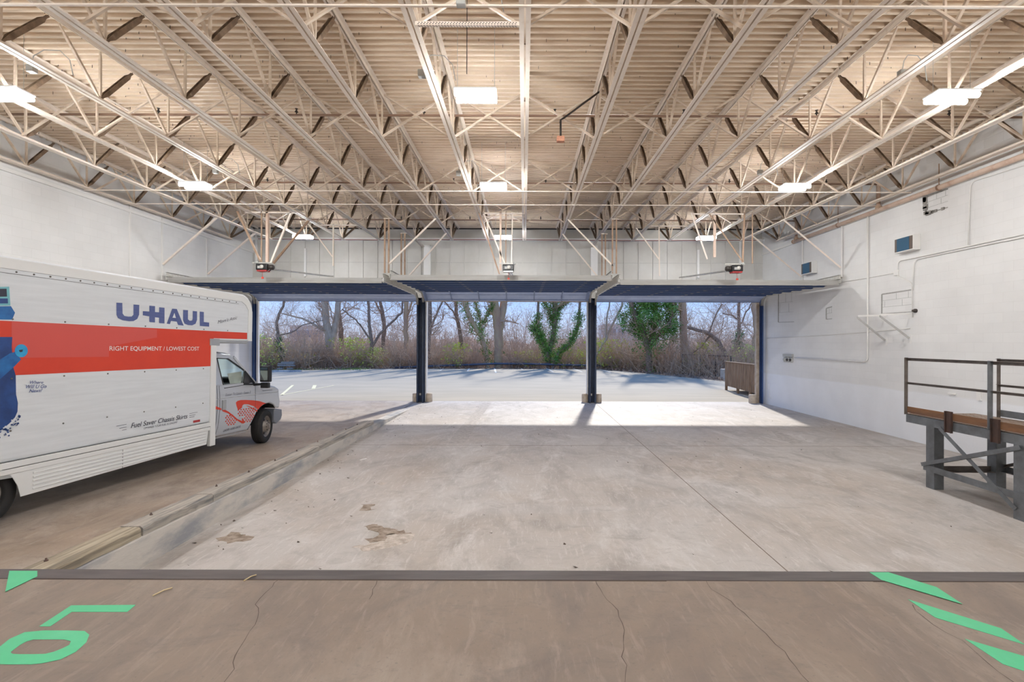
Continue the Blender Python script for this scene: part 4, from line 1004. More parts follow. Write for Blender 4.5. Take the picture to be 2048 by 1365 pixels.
text("Mom's Attic", q(1434, 390), q(1566, 358), 6.5, M['textg'], 'script_lettering', slant=0.5)
text('Where', q(188, 786), q(278, 786), 6, M['logo'], 'question_lettering', slant=0.3, bold=0.006)
text('Will U Go', q(163, 818), q(300, 814), 7.5, M['logo'], 'question_lettering', slant=0.3, bold=0.006)
text('Next?', q(188, 844), q(276, 840), 6.5, M['logo'], 'question_lettering', slant=0.3, bold=0.006)
text('Fuel Saver Chassis Skirts', q(862, 1080), q(1236, 1014), 10, M['textk'], 'skirt_lettering', slant=0.25, bold=0.004)
text('OPTIMIZE YOUR FUEL ECONOMY', q(948, 1088), q(1172, 1046), 4, M['textk'], 'small_lettering', slant=0.3)
for (a, b) in (((770, 1067), (836, 1054)), ((790, 1082), (836, 1072)), ((808, 1094), (836, 1087)), ((1252, 984), (1306, 974)), ((1252, 997), (1292, 990)), ((1252, 1009), (1285, 1003))):
    pa, pb = tp(*q(*a), BX), tp(*q(*b), BX); MB().bar(pa + Vector((.003, 0, 0)), pb + Vector((.003, 0, 0)), 0.001, 0.006).build('speed_line', M['textk'], truck)
decal('red_marker', z1([(1277, 1030), (1322, 1022), (1322, 1037), (1277, 1045)]), M['red'], 0.003)
# blue artwork at the left edge (plain shapes)
z8 = lambda P: [(x / 4.017, 560 + y / 4.017) for x, y in P]
art = decal('blue_artwork', z8([(-230, 458), (97, 460), (92, 540), (105, 700), (125, 770), (128, 920), (143, 990), (140, 1060), (120, 1105), (85, 1145), (40, 1185), (0, 1215), (-230, 1240)]), M['artd'], 0.0035)
def sub(nm, P, m, l): decal(nm, P, m, l, parent=art)
sub('arm_shape', z8([(-230, 760), (-60, 690), (0, 640), (80, 590), (118, 580), (168, 640), (110, 700), (20, 780), (-60, 850), (-230, 900)]), M['artm'], 0.0045)
sub('round_shape', [(41.8 + 13 * math.cos(t * math.pi / 12), 702 + 13 * math.sin(t * math.pi / 12)) for t in range(24)], M['artl'], 0.0055)
sub('round_centre', z8([(148, 565), (180, 560), (176, 580), (156, 582)]), M['textk'], 0.0065)
sub('upper_shape', z8([(-230, 215), (85, 212), (118, 265), (95, 320), (-230, 318)]), M['artm'], 0.0035)
sub('frame_shape', z8([(-230, 64), (70, 55), (80, 207), (-230, 214)]), M['artt'], 0.0045)
sub('dark_panel', z8([(-230, 74), (48, 72), (52, 135), (-230, 140)]), M['textk'], 0.0055)
sub('blue_panel', z8([(-230, 150), (58, 150), (60, 190), (-230, 194)]), M['artd'], 0.0055)
random.seed(3)
for k in range(60):
    x = random.uniform(-20, 150); y = 1225 - 0.75 * max(0, x) + random.gauss(0, 22); s = random.uniform(4, 12)
    sub('splash_fleck', z8([(x, y), (x + s * 1.6, y - s * .7), (x + s * 2, y + s * .3), (x + s * .6, y + s)]), M['artd'] if random.random() < .6 else M['white'], 0.005)
text('N', (-2, 592), (9.5, 592), 12, M['textw'], 'panel_lettering', bold=0.02)
text('KE', (-1, 605.5), (9.5, 605.5), 8, M['textw'], 'panel_lettering', slant=0.3, bold=0.02)

# ---- cab
low = [tp(*p) for p in z5([(230, 985), (870, 845), (900, 830), (975, 690), (1060, 510), (1110, 430), (1210, 362), (1290, 340), (1370, 370), (1408, 430), (1480, 425), (1492, 300), (1470, 130)])]
hood = [tp(*p) for p in z3([(1470, 1285), (1400, 1240), (1270, 1207), (1110, 1185)])]
P = [(-1.60, low[0].z)] + [(p.y, p.z) for p in low] + [(p.y, p.z) for p in hood] + [(-0.30, 1.42), (-1.60, 1.42)]
CW = -1.98
cb = fixnormals(MB().prism(P, (CW, 0, 0), (0, 1, 0), (0, 0, 1), -CW).build('cab_body', M['silver'], truck, bevel=0.03, seg=3))
# hood crown and grille
hz = hood[-1].z
mb = MB(); hp = [(p.y, p.z) for p in reversed(hood)]
vs = []
for (s, z) in hp:
    for (x, up) in ((-0.10, 0.0), (-0.45, 0.05), (CW / 2, 0.07), (CW + 0.45, 0.05), (CW + 0.10, 0.0)): vs.append((x, s, z + up - 0.004))
fs = [(i * 5 + j, i * 5 + j + 1, (i + 1) * 5 + j + 1, (i + 1) * 5 + j) for i in range(len(hp) - 1) for j in range(4)]
mb.add(vs, fs, True); mb.build('hood', M['silver'], truck)
fy = max(p.y for p in low)
MB().box(CW + 0.35, -0.35, fy - 0.01, fy + 0.02, 0.82, 1.12).build('grille', M['blackp'], truck, bevel=0.01)
for x in (-0.30, CW + 0.06): MB().box(x, x + 0.24, fy - 0.015, fy + 0.02, 0.86, 1.08).build('headlight', M['alu'], truck, bevel=0.02)
bp_ = [tp(*p) for p in z5([(1400, 470), (1420, 440), (1540, 458), (1546, 560), (1525, 640), (1440, 722), (1390, 700)])]
fixnormals(MB().prism([(p.y, p.z) for p in bp_], (CW + 0.02, 0, 0), (0, 1, 0), (0, 0, 1), -CW - 0.04).build('front_bumper', M['bumper'], truck, bevel=0.015))
# dark wheel housing
w0, w1 = low[2].y, low[9].y
mb = MB(); mb.box(-0.46, -0.34, w0 - 0.05, w1 + 0.10, 0.40, low[7].z + 0.02); vs = []
for p in low[2:10]: vs += [(-0.012, p.y, p.z - 0.006), (-0.36, p.y, p.z - 0.006)]
mb.add(vs, [(2 * i, 2 * i + 1, 2 * i + 3, 2 * i + 2) for i in range(7)])
mb.build('wheel_housing', M['rubber'], truck)
# greenhouse
O = [tps(*p) for p in ((424, 706), (464, 711), (511, 767), (489, 774.5), (447, 780), (424, 784))]
I = [tps(*p) for p in ((433.7, 717), (456, 718), (490, 742), (486, 770.8), (448, 777))]
def green(side):
    f = (lambda p: p) if side > 0 else (lambda p: Vector((CW - p.x, p.y, p.z)))
    mb = MB(); v = [f(p) for p in O] + [f(p) for p in I]
    mb.add(v, [(0, 1, 7, 6), (1, 2, 8, 7), (2, 3, 9, 8), (3, 4, 10, 9), (4, 5, 0, 6, 10)])
    o = fixnormals(mb.build('door_frame', M['silver'], truck)); md = o.modifiers.new('thick', 'SOLIDIFY'); md.thickness = 0.035; md.offset = -1 if side > 0 else 1
    gl = MB(); gl.add([f(p) for p in I], [(0, 1, 2, 3, 4)]); g_ = gl.build('window_glass', M['glass'], truck)
    k = MB(); 
    for a, b in zip(I, I[1:] + I[:1]): k.tube([f(a) + Vector((0.004 * side, 0, 0)), f(b) + Vector((0.004 * side, 0, 0))], 0.010, 6)
    k.build('window_rubber', M['blackp'], truck)
    return f
fR = green(1); fL = green(-1)
tri = [tps(*p) for p in ((489.5, 741.5), (509, 766), (507, 770.5), (486, 771))]
fixnormals(MB().poly3([p + Vector((0.004, 0, 0)) for p in tri], (1, 0, 0.2), 0.012).build('quarter_panel', M['blackp'], truck))
mb = MB()
rf = [O[0], O[1]]
mb.add([fR(O[0]), fR(O[1]), fL(O[1]), fL(O[0])] + [p + Vector((0, 0, 0.05)) - Vector((s * .12, 0.05 if i in (1, 2) else 0, 0)) for i, (p, s) in enumerate(((fR(O[0]), 1), (fR(O[1]), 1), (fL(O[1]), -1), (fL(O[0]), -1)))],
       [(0, 1, 2, 3), (4, 7, 6, 5), (0, 4, 5, 1), (1, 5, 6, 2), (2, 6, 7, 3), (3, 7, 4, 0)])
fixnormals(mb.build('cab_roof', M['silver'], truck, bevel=0.02))
MB().add([fR(O[1]), fR(O[2]), fL(O[2]), fL(O[1])], [(0, 1, 2, 3)]).build('windshield', M['glass'], truck)
mb = MB()
for f in (fR, fL): mb.bar(f(O[1]).lerp(f(O[2]), .05), f(O[2]), 0.04, 0.04)
mb.build('pillar', M['silver'], truck)
p = tps(440, 702); MB().box(p.x - 0.25, p.x - 0.15, p.y - 0.04, p.y + 0.05, p.z - 0.02, p.z + 0.05).build('roof_lamp', M['straw'], truck, bevel=0.012)
MB().box(CW + 0.03, -0.03, -1.62, -1.58, 1.35, 2.1).build('cab_rear_panel', M['silver'], truck)
# interior
MB().box(CW + 0.1, -0.1, O[2].y - 0.40, O[2].y + 0.05, 1.2, 1.52).build('dashboard', M['blackp'], truck, bevel=0.03)
for x in (-0.55, -1.45):
    mb = MB(); mb.box(x - 0.26, x + 0.26, -1.45, -0.95, 1.0, 1.12); mb.box(x - 0.25, x + 0.25, -1.52, -1.36, 1.1, 1.62)
    mb.build('seat', M['darkst'], truck, bevel=0.05, seg=3)
th = [Vector((0, 0.19 * math.cos(2 * math.pi * k / 20), 0.0)) + Vector((0.19 * math.sin(2 * math.pi * k / 20), 0, 0)) for k in range(21)]
rot = Matrix.Rotation(R(62), 3, 'X'); MB().tube([Vector((-1.45, O[2].y - 0.46, 1.56)) + rot @ p for p in th], 0.014, 6, caps=False).build('steering_wheel', M['blackp'], truck)
# papers on the dash behind the glass
P_ = [tps(x, y) - Vector((0.06, 0, 0)) for x, y in z3([(560, 1000), (820, 960), (835, 1120), (780, 1215), (620, 1225)])]
fixnormals(MB().poly3(P_, (1, 0, 0), 0.004).build('papers', M['textw'], truck))
# seams, handle, trims on the door
def line(P, w=0.008, m='seam', n=0.0, l=0.002, fn=None, nm='panel_seam'):
    q_ = [(fn or tp)(x, y) for x, y in P]
    return MB().sweep([Vector((p.x + l, p.y, p.z)) for p in q_], [(-0.001, -w / 2), (0.001, -w / 2), (0.001, w / 2), (-0.001, w / 2)]).build(nm, M[m], truck)
line(z5([(358, 20), (370, 200), (372, 450), (350, 680), (330, 800), (280, 950)]))
line(z5([(312, 20), (328, 200), (325, 450), (303, 680), (285, 800), (230, 965)]))
line(z5([(1027, 0), (1035, 300), (1037, 480)]), 0.006)
line(z5([(240, 290), (480, 245), (1040, 180), (1460, 130)]), 0.012, 'alu', nm='body_crease')
p = tp(*z5([(447, 375)])[0])
MB().box(0, 0.02, p.y - 0.05, p.y + 0.05, p.z - 0.10, p.z + 0.10).build('door_handle', M['alu'], truck, bevel=0.008)
# decals on the door
D = lambda P, m='orange', nm='door_stripe', l=0.002: decal(nm, z5(P), M[m], l, n=0.0)
D([(230, 393), (300, 400), (400, 440), (400, 472), (300, 458), (230, 455)])
D([(410, 470), (470, 468), (540, 505), (620, 570), (700, 640), (780, 672), (830, 700), (815, 722), (780, 720), (700, 668), (600, 590), (520, 530), (420, 495)])
D([(780, 620), (805, 632), (828, 690), (812, 722), (790, 690)])
D([(668, 330), (700, 300), (760, 285), (860, 283), (1000, 290), (1110, 305), (1230, 345), (1160, 372), (1110, 425), (1085, 465), (1000, 400), (900, 365), (820, 362), (790, 385), (780, 430), (710, 475), (680, 390)])
D([(850, 385), (900, 392), (1000, 440), (1070, 480), (1060, 505), (980, 450), (900, 408)])
mb = MB(); random.seed(5)
def diamond(x, y, w, h):
    P = [tp(*z5([c])[0]) for c in ((x - w, y + h * .1), (x, y + h), (x + w, y - h * .1), (x, y - h))]
    mb.poly3([(0.002, p.y, p.z) for p in P], (1, 0, 0), 0.001)
for (cx, cy, nx, ny, s) in ((860, 520, 6, 3, 0), (930, 610, 4, 5, 1), (580, 670, 4, 5, 2)):
    for i in range(-nx // 2, nx // 2 + 1):
        for j in range(-ny // 2, ny // 2 + 1):
            x = cx + i * 48 + (24 if j % 2 else 0) ; y = cy + j * 34 - i * 6
            if s == 1 and (x > 1010 - (y - 560) * 0.5 or x < 820 or y < 560): continue
            if s == 0 and (y > 575 or x < 690 or x > 1010): continue
            if s == 2 and (abs(x - 560) + abs(y - 670) > 150): continue
            diamond(x, y, 17, 17)
mb.build('checkered_flag', M['orange'], truck)
c5 = lambda x, y: z5([(x, y)])[0]
text('Easier To Load - Seats 3', c5(470, 215), c5(938, 160), 5.5, M['textg'], 'door_lettering', n=0.0, slant=0.2)
text('UNDER 10,000 GROSS', c5(430, 880), c5(755, 795), 4.5, M['textk'], 'weight_lettering', n=0.0, slant=0.4)
text('MAINTENANCE', c5(1160, 122), c5(1338, 108), 2.2, M['textk'], 'hood_lettering', n=0.0)
# mirror
ma = [tps(*p) for p in z3([(1000, 1205)])][0]
def md(x, y): return tp(*z3([(x, y)])[0], 0.22)
a, b = md(1155, 860), md(1285, 1150)
c_ = (a + b) / 2; hw = abs(b.y - a.y) / 2
mb = MB(); mb.box(c_.x - 0.11, c_.x + 0.11, c_.y - 0.05, c_.y + 0.07, b.z, a.z)
mir = mb.build('side_mirror', M['blackp'], truck, bevel=0.025, seg=3)
MB().box(c_.x - 0.085, c_.x + 0.085, c_.y - 0.058, c_.y - 0.05, b.z + 0.04, a.z - 0.03).build('mirror_glass', M['mirror'], mir)
MB().box(c_.x - 0.09, c_.x + 0.09, c_.y - 0.05, c_.y + 0.04, b.z - 0.13, b.z - 0.01).build('lower_mirror', M['blackp'], mir, bevel=0.015)
MB().bar((c_.x, c_.y, b.z - 0.04), ma, 0.04, 0.05).build('mirror_arm', M['blackp'], mir)
line([(514, 770), (511, 740), (507, 690)], 0.006, 'seam', l=0.0, nm='antenna')
# rocker
line(z5([(230, 1008), (870, 862)]), 0.03, 'alu', l=-0.01, nm='rocker_trim')
# ---- wheels
def wheel(x, y, steer, dual, nm='wheel'):
    w = empty(nm, (0, 0, 0)); w.parent = truck; w.location = (x, y, 0.375); w.rotation_euler = (0, 0, R(steer))
    for j in range(2 if dual else 1):
        o = -j * 0.26
        tread = [(-0.215 + o, 0.22), (-0.215 + o, 0.30), (-0.20 + o, 0.355), (-0.185 + o, 0.372), (-0.03 + o, 0.372), (-0.012 + o, 0.355), (0.0 + o, 0.31), (0.0 + o, 0.245), (-0.02 + o, 0.232), (-0.05 + o, 0.225)]
        ty = MB().lathe((0, 0, 0), (1, 0, 0), tread, 48).build('tire', M['rubber'], w)
        mb = MB()
        for g in (-0.155, -0.108, -0.062): mb.lathe((g + o, 0, 0), (1, 0, 0), [(-0.005, 0.3735), (0.005, 0.3735)], 48)
        mb.build('tread_groove', M['blackp'], ty)
    if dual: rp = [(-0.05, 0.228), (-0.03, 0.20), (-0.10, 0.17), (-0.18, 0.11), (-0.18, 0.0)]
    else: rp = [(-0.012, 0.240), (-0.02, 0.225), (-0.075, 0.200), (-0.07, 0.17), (-0.025, 0.125), (0.01, 0.105), (0.03, 0.07), (0.05, 0.055), (0.052, 0.0)]
    rm = MB().lathe((0, 0, 0), (1, 0, 0), rp, 40).build('rim', M['rimst'], w)
    mb = MB()
    for k in range(8):
        t = 2 * math.pi * k / 8; mb.lathe((0.012 if not dual else -0.15, 0.088 * math.cos(t), 0.088 * math.sin(t)), (1, 0, 0), [(0, 0.012), (0.018, 0.011), (0.022, 0)], 6)
    mb.build('lug_nuts', M['darkst'], w)
    mb = MB()
    for k in range(5):
        t = 2 * math.pi * (k + .5) / 5; mb.lathe((-0.045, 0.155 * math.cos(t), 0.155 * math.sin(t)), (1, 0, 0), [(0, 0.03), (0.008, 0.03), (0.0085, 0)], 12)
    mb.build('hand_holes', M['blackp'], w)
wheel(-0.01, 0.24, 13.5, False)
wheel(CW + 0.22, 0.24, 13.5, False)
wheel(0.06, -5.02, 0, True)
wheel(-1.80, -5.02, 0, True)
MB().box(-1.5, -0.5, -6.2, 0.4, 0.42, 0.72).build('chassis', M['darkst'], truck)
MB().box(-1.85, 0.0, -5.5, -4.65, 0.60, 0.76).build('wheel_well', M['darkst'], truck)

# ================================================================== OUTSIDE
random.seed(11)
struct(MB().box(-140, 140, YW + 0.3, 200, -0.6, -0.08).build('ground', M['soil']))
lot = [(-60, YW + 0.32), (-60, 40.2), (-19, 40.4), (-15, 42.4), (-8, 43.4), (6.5, 43.4), (9.0, 39.0), (13.2, 29.3), (15.5, 27), (60, 24), (60, YW + 0.32)]
struct(MB().prism(lot, (0, 0, -0.08), (1, 0, 0), (0, 1, 0), 0.065).build('parking_lot', M['asphalt']))
def g0(x, y): return onz(x, y, -0.015)
lines = [((563, 791), (586, 771), 'painty', .13, 'yellowish slanting lot line just beyond the truck bumper'), ((563, 791), (668, 771.5), 'painty', .10, 'long thin yellowish lot line running right from the truck bumper'), ((627, 778), (630, 771), 'painty', .18, 'short stubby lot line crossing the long yellowish one'),
         ((703, 743), (732, 737.5), 'paint', .12, 'first white parking line from the left, left opening'), ((764, 743), (784, 738), 'paint', .12, 'second white parking line from the left, left opening'), ((820, 742), (836, 738.5), 'paint', .12, 'third white parking line, beside the left post'),
         ((880, 742), (887, 738), 'paint', .12, 'first white parking line in the middle opening'), ((935, 743), (939, 737.5), 'paint', .12, 'second white parking line in the middle opening'), ((992, 746), (989, 737), 'paint', .14, 'bold white parking line below the biggest trunk'),
         ((1046, 740), (1041, 737.3), 'paint', .12, 'short white parking line right of the biggest trunk'), ((1107, 744.5), (1092, 737), 'paint', .12, 'second last white parking line in the middle opening'), ((1165, 744.5), (1145, 737.5), 'paint', .12, 'white parking line just left of the right post'),
         ((1222, 746), (1197, 737.5), 'paint', .12, 'white parking line just right of the right post')]
for a, b, m, w, lab in lines:
    p, q_ = g0(*a), g0(*b); tag(strip([p, q_], w, -0.008, 'parking_line', M[m], None), lab, 'line', 'painted lines on the parking lot')
# soil bank, litter
mb = MB(); edge = [Vector((x, y, 0)) for x, y in lot[2:9]]
for a, b in zip(edge[:-1], edge[1:]):
    L = (b - a).length; nrm = Vector((-(b - a).y, (b - a).x, 0)).normalized(); nrm = nrm if nrm.y > 0 or abs(nrm.x) > .8 else -nrm
    if nrm.x < 0 and a.x > 7: nrm = -nrm
    for _ in range(int(L * 60)):
        t = random.random(); o = abs(random.gauss(0, 0.9)) - 0.35
        p = a.lerp(b, t) + nrm * o; s = random.uniform(0.03, 0.09); k = random.uniform(0, 6); z = random.uniform(-0.02, 0.10 + max(0, o) * 0.15)
        mb.add([(p.x + s * math.cos(k + j * 1.57), p.y + s * math.sin(k + j * 1.57), z + random.uniform(0, .06)) for j in range(4)], [(0, 1, 2, 3)])
tag(mb.build('leaf_litter', M['litter']), 'brown leaf litter along the far edge of the parking lot', 'leaves', kind='stuff')
mb = MB()
for _ in range(900):
    x = random.choice((random.uniform(-24, -13.5), random.uniform(-16, -14))); y = random.uniform(40.5, 44); s = random.uniform(.05, .12)
    mb.add([(x, y, -0.08), (x + .03, y, -0.08), (x + random.uniform(-.05, .08), y, s)], [(0, 1, 2)])
tag(mb.build('grass', M['grass']), 'thin bright grass at the left edge of the lot', 'grass', kind='stuff')
# guard pipe
r = empty('guard_rail', (0, 0, 0), 'long low dark pipe rail edging the lot in the middle opening', 'rail')
pts = [at(x, y, 44.4) for x, y in ((790, 736), (860, 733), (930, 730.5), (990, 728), (1060, 728.5), (1120, 730), (1190, 732), (1240, 734))]
MB().tube(pts, 0.10, 8).build('pipe', mat('dark_pipe', srgb(74, 84, 102), 0.35), r)
mb = MB()
for p in pts: mb.tube([(p.x, p.y + .1, -0.1), (p.x, p.y + .1, p.z)], 0.07, 6)
mb.build('stake', M['barkd'], r)
for (x0, x1, lab) in ((549, 604, 'longer concrete wheel stop beyond the truck mirror'), (500, 542, 'concrete wheel stop half hidden behind the truck mirror')):
    a, b = onz(x0, 744, 0), onz(x1, 744, 0)
    mb = MB(); mb.prism([(-0.12, 0), (0.12, 0), (0.08, 0.16), (-0.08, 0.16)], (a.x, a.y, -0.015), (0, 1, 0), (0, 0, 1), b.x - a.x)
    tag(fixnormals(mb.build('wheel_stop', M['curb'])), lab, 'wheel stop', 'concrete wheel stops')
r = empty('timber_pile', at(572, 741, 41.5), 'small pile of old grey timbers at the left edge of the lot', 'timber pile')
for k, (dx, z, l) in enumerate(((-.5, .15, .5), (.35, .15, .5), (0, .40, 1.5), (-.05, .55, 1.4), (.1, .68, 1.2))):
    MB().bar((dx - l / 2, k * .05, z), (dx + l / 2, k * .03, z + .02), .2, .12).build('plank', M['timber'], r)
# concrete block and wooden ramp at right
p = onz(1455, 761, 0); tag(MB().box(p.x - .26, p.x + .26, p.y, p.y + .5, -.015, .72).build('concrete_block', M['concb'], bevel=.02), 'plain concrete block beside the wooden ramp railing', 'block')
r = empty('wooden_ramp', (9.9, 21, 0), 'weathered wooden ramp railing outside the right door opening', 'ramp')
A = Vector((10.45, 24.6, 0)) - Vector((9.9, 21, 0)); B = Vector((10.02, 19.75, 0)) - Vector((9.9, 21, 0))
for dx, nm in ((0, 'near'), (1.5, 'far')):
    off = Vector((dx, 0, 0))
    MB().bar(A + off + Vector((0, 0, 1.45)), B + off + Vector((0, 0, 1.47)), .14, .04).build('cap_rail', M['deckwood'], r)
    MB().bar(A + off + Vector((0, 0, .42)), B + off + Vector((0, 0, .48)), .04, .09).build('lower_rail', M['deckwood'], r)
    for k in range(30):
        p = A.lerp(B, (k + .5) / 30) + off
        MB().bar(p + Vector((-.02, 0, .22)), p + Vector((-.02, 0, 1.43)), .035, .09, up=(0, 1, 0)).build('picket', M['deckwood'], r)
    for t in (0.02, .36, .68, .98):
        p = A.lerp(B, t) + off; MB().box(p.x - .05, p.x + .05, p.y - .05, p.y + .05, -.015, 1.43).build('post', M['deckwood'], r)
MB().poly3([A + Vector((0.06, 0, .36)), B + Vector((0.06, 0, .40)), B + Vector((1.45, 0, .40)), A + Vector((1.45, 0, .36))], (0, 0, 1), .04).build('deck_boards', M['deckwood'], r)
# chain fence
r = empty('wire_fence', (0, 36, 0), 'wire fence posts with a thin top rail at the wood edge, right opening', 'fence')
P = [at(1365, 740, 38), at(1400, 742, 36.5), at(1431, 745, 35.0), at(1462, 748, 33.6)]
mb = MB()
for p in P: MB().tube([(p.x, p.y - 36, -.1), (p.x, p.y - 36, 1.5)], .04, 6).build('post', M['darkst'], r)
MB().tube([(p.x, p.y - 36, 1.48) for p in P], .02, 5).build('top_rail', M['darkst'], r)

# ---- trees
def wander(p, d, L, n, j, grav=0.0):
    pts = [Vector(p)]; d = Vector(d).normalized()
    for _ in range(n):
        d = (d + Vector((random.gauss(0, j), random.gauss(0, j), random.gauss(0, j) + grav))).normalized(); pts.append(pts[-1] + d * (L / n))
    return pts
def radii(r0, r1, n): return [r0 + (r1 - r0) * i / (n - 1) for i in range(n)]
def grow(mb, p, d, L, r, lev, cnt):
    n = 5 if lev > 1 else (4 if lev == 1 else 3)
    pts = wander(p, d, L, n, 0.20, 0.05)
    mb.tube(pts, radii(r, r * (0.45 if lev else 0.3), len(pts)), 5 if lev > 1 else (4 if lev == 1 else 3), smooth=lev > 1, caps=False)
    if lev == 0: return
    for _ in range(cnt):
        t = random.uniform(0.25, 1.0); i = min(int(t * n), n - 1); q = pts[i].lerp(pts[i + 1], t * n - i)
        ax = (pts[i + 1] - pts[i]).normalized(); side = Vector((random.gauss(0, 1), random.gauss(0, 1), random.gauss(0.25, .7))); side = (side - ax * side.dot(ax)).normalized()
        dd = (ax * random.uniform(0.35, 0.9) + side).normalized()
        grow(mb, q, dd, L * random.uniform(0.38, 0.62), r * random.uniform(0.34, 0.5), lev - 1, max(3, cnt - 1))
def leaves(mb, c, rad, n, s):
    for _ in range(n):
        p = c + Vector((random.gauss(0, rad), random.gauss(0, rad), random.gauss(0, rad)))
        a = Vector((random.gauss(0, 1), random.gauss(0, 1), random.gauss(0, 1))).normalized(); b = a.orthogonal().normalized(); k = s * random.uniform(.6, 1.3)
        mb.add([p - a * k, p + b * k * .7, p + a * k, p - b * k * .7], [(0, 1, 2, 3)])
def tree(Y, limbs, bark, label, twigs=14, ivy=None, lev=2, seed=None, reach=2.6, twcol='twig', up=True):
    """limbs: list of ([(px,py)...], r0, r1) in the tree's own depth Y; limbs keep growing above the opening"""
    random.seed(seed if seed is not None else hash(label) % 1000)
    base = at(limbs[0][0][0][0], limbs[0][0][0][1], Y); base.z = -0.1
    rt = empty('bare_tree', base, label, 'tree', 'bare trees beyond the parking lot')
    mb = MB(); br = MB(); iv = MB()
    for li, (P, r0, r1) in enumerate(limbs):
        pts = [at(x, y, Y) + Vector((0, (i * 0.25 if li else 0) * (1 if li % 2 else -1), 0)) - base for i, (x, y) in enumerate(P)]
        if li == 0: pts[0].z = -0.05
        # smooth subdivision with a little wobble
        q_ = []
        for a, b in zip(pts[:-1], pts[1:]):
            for k in range(3): q_.append(a.lerp(b, k / 3) + (Vector((random.gauss(0, .04), random.gauss(0, .06), 0)) if k else Vector()))
        q_.append(pts[-1])
        if up and P[-1][1] < 615:
            d = (pts[-1] - pts[-2]).normalized(); d.z = max(d.z, .6); ext = wander(pts[-1], d, random.uniform(4, 6), 5, .1); q_ += ext[1:]
            rr = radii(r0, r1, len(q_) - 5) + radii(r1 * .9, r1 * .25, 5)
        else: rr = radii(r0, r1, len(q_))
        mb.tube(q_, rr, 9, caps=False)
        for k in range(twigs):
            i = random.randint(len(q_) // 4 if li == 0 else 1, len(q_) - 2); p = q_[i].lerp(q_[i + 1], random.random())
            d = Vector((random.gauss(0, 1), random.gauss(0, .6), random.uniform(.1, 1.1))).normalized()
            grow(br, p, d, random.uniform(.5, 1) * reach, max(.016, rr[i] * random.uniform(.12, .26)), lev, 6)
        if ivy:
            dens, z0, z1_, rad = ivy[:4]
            for a, b, rr_ in zip(q_[:-1], q_[1:], rr):
                nn = int((b - a).length * dens)
                for _ in range(nn):
                    c = a.lerp(b, random.random())
                    if z0 < c.z < z1_: leaves(iv, c + Vector((random.gauss(0, rr_), random.gauss(0, rr_), 0)), rad * .85, 17, .07)
    mb.build('trunk', M[bark], rt); br.build('branches', M[twcol], rt)
    if ivy and iv.v: iv.build('ivy', M[ivy[4] if len(ivy) > 4 else 'ivy'], rt)
    return rt
tree(43, [([(566, 742), (562, 700), (556, 672), (553, 645), (562, 620), (570, 598)], .16, .10), ([(556, 672), (580, 665), (600, 650), (640, 640)], .06, .04)], 'barkd', 'slender crooked dark tree just beyond the truck mirror', ivy=(14, 0, 2.9, .12, 'ivyd'), seed=1)
tree(46, [([(662, 742), (662, 700), (658, 670), (652, 640), (652, 598)], .50, .30), ([(660, 690), (667, 660), (670, 630), (672, 598)], .34, .26), ([(660, 672), (640, 655), (610, 638), (570, 628)], .14, .06)], 'barkp', 'big pale double-trunked tree in the left opening', seed=2, reach=3.2)
tree(49, [([(683, 735), (683, 680), (680, 650), (676, 620), (675, 598)], .28, .20)], 'barkd', 'dark trunk just right of the pale double tree', seed=3)
tree(46, [([(741, 742), (743, 700), (741, 670), (738, 640), (735, 598)], .20, .12), ([(743, 695), (758, 668), (780, 645), (800, 625), (800, 600)], .13, .08), ([(741, 680), (722, 650), (712, 638), (690, 620)], .09, .06)], 'barkd', 'spreading dark tree in the middle of the left opening', twigs=12, seed=4, reach=3)
tree(48, [([(766, 742), (767, 690), (768, 650), (764, 620), (760, 598)], .22, .15), ([(768, 650), (760, 625), (745, 598)], .1, .07)], 'barkd', 'medium trunk left of the left post, behind the spreading tree', seed=5)
tree(47, [([(812, 742), (812, 690), (812, 650), (812, 598)], .26, .22), ([(812, 640), (818, 620), (822, 598)], .12, .1)], 'barkr', 'straight brown trunk close left of the left post', seed=6)
tree(46, [([(856, 742), (856, 690), (858, 650), (858, 598)], .30, .24), ([(858, 660), (872, 630), (884, 600)], .12, .08)], 'barkd', 'straight trunk close right of the left post', seed=7)
tree(48, [([(925, 740), (923, 690), (917, 650), (912, 620), (910, 598)], .22, .16), ([(917, 648), (905, 622), (888, 604)], .1, .06)], 'barkd', 'thin dark tree left of the leaning ivy tree', seed=8)
tree(46, [([(976, 742), (972, 705), (962, 672), (946, 648), (934, 622), (930, 598)], .24, .26), ([(962, 672), (960, 640), (952, 615), (948, 598)], .13, .1), ([(958, 665), (975, 630), (985, 612)], .08, .05)], 'barkr', 'ivy-covered tree leaning left before the biggest trunk', ivy=(13, .4, 7, .16), seed=9, reach=3)
tree(46, [([(998, 742), (998, 700), (997, 660), (993, 630), (986, 598)], .46, .42), ([(997, 668), (1002, 640), (1006, 615), (1008, 598)], .40, .36)], 'barkr', 'biggest trunk in the middle opening, forking at the top', ivy=(3, -1, 1.6, .16, 'ivyd'), seed=10, twigs=5, reach=3.4)
tree(45, [([(1098, 744), (1096, 715), (1088, 690), (1075, 668), (1060, 652)], .20, .16), ([(1088, 690), (1078, 660), (1076, 630), (1077, 598)], .16, .12)], 'barkd', 'dark ivy-wrapped tree bending left, right of the biggest trunk', ivy=(34, .8, 5.2, .22), seed=12, twigs=7)
tree(45.5, [([(1098, 744), (1100, 700), (1108, 665), (1110, 630), (1109, 598)], .22, .26), ([(1110, 640), (1120, 615), (1135, 600)], .12, .1), ([(1108, 650), (1098, 622), (1086, 600)], .1, .07)], 'barkd', 'upright ivy-wrapped trunk with spreading crown in the middle opening', ivy=(24, 1.0, 7, .2), seed=13, reach=3)
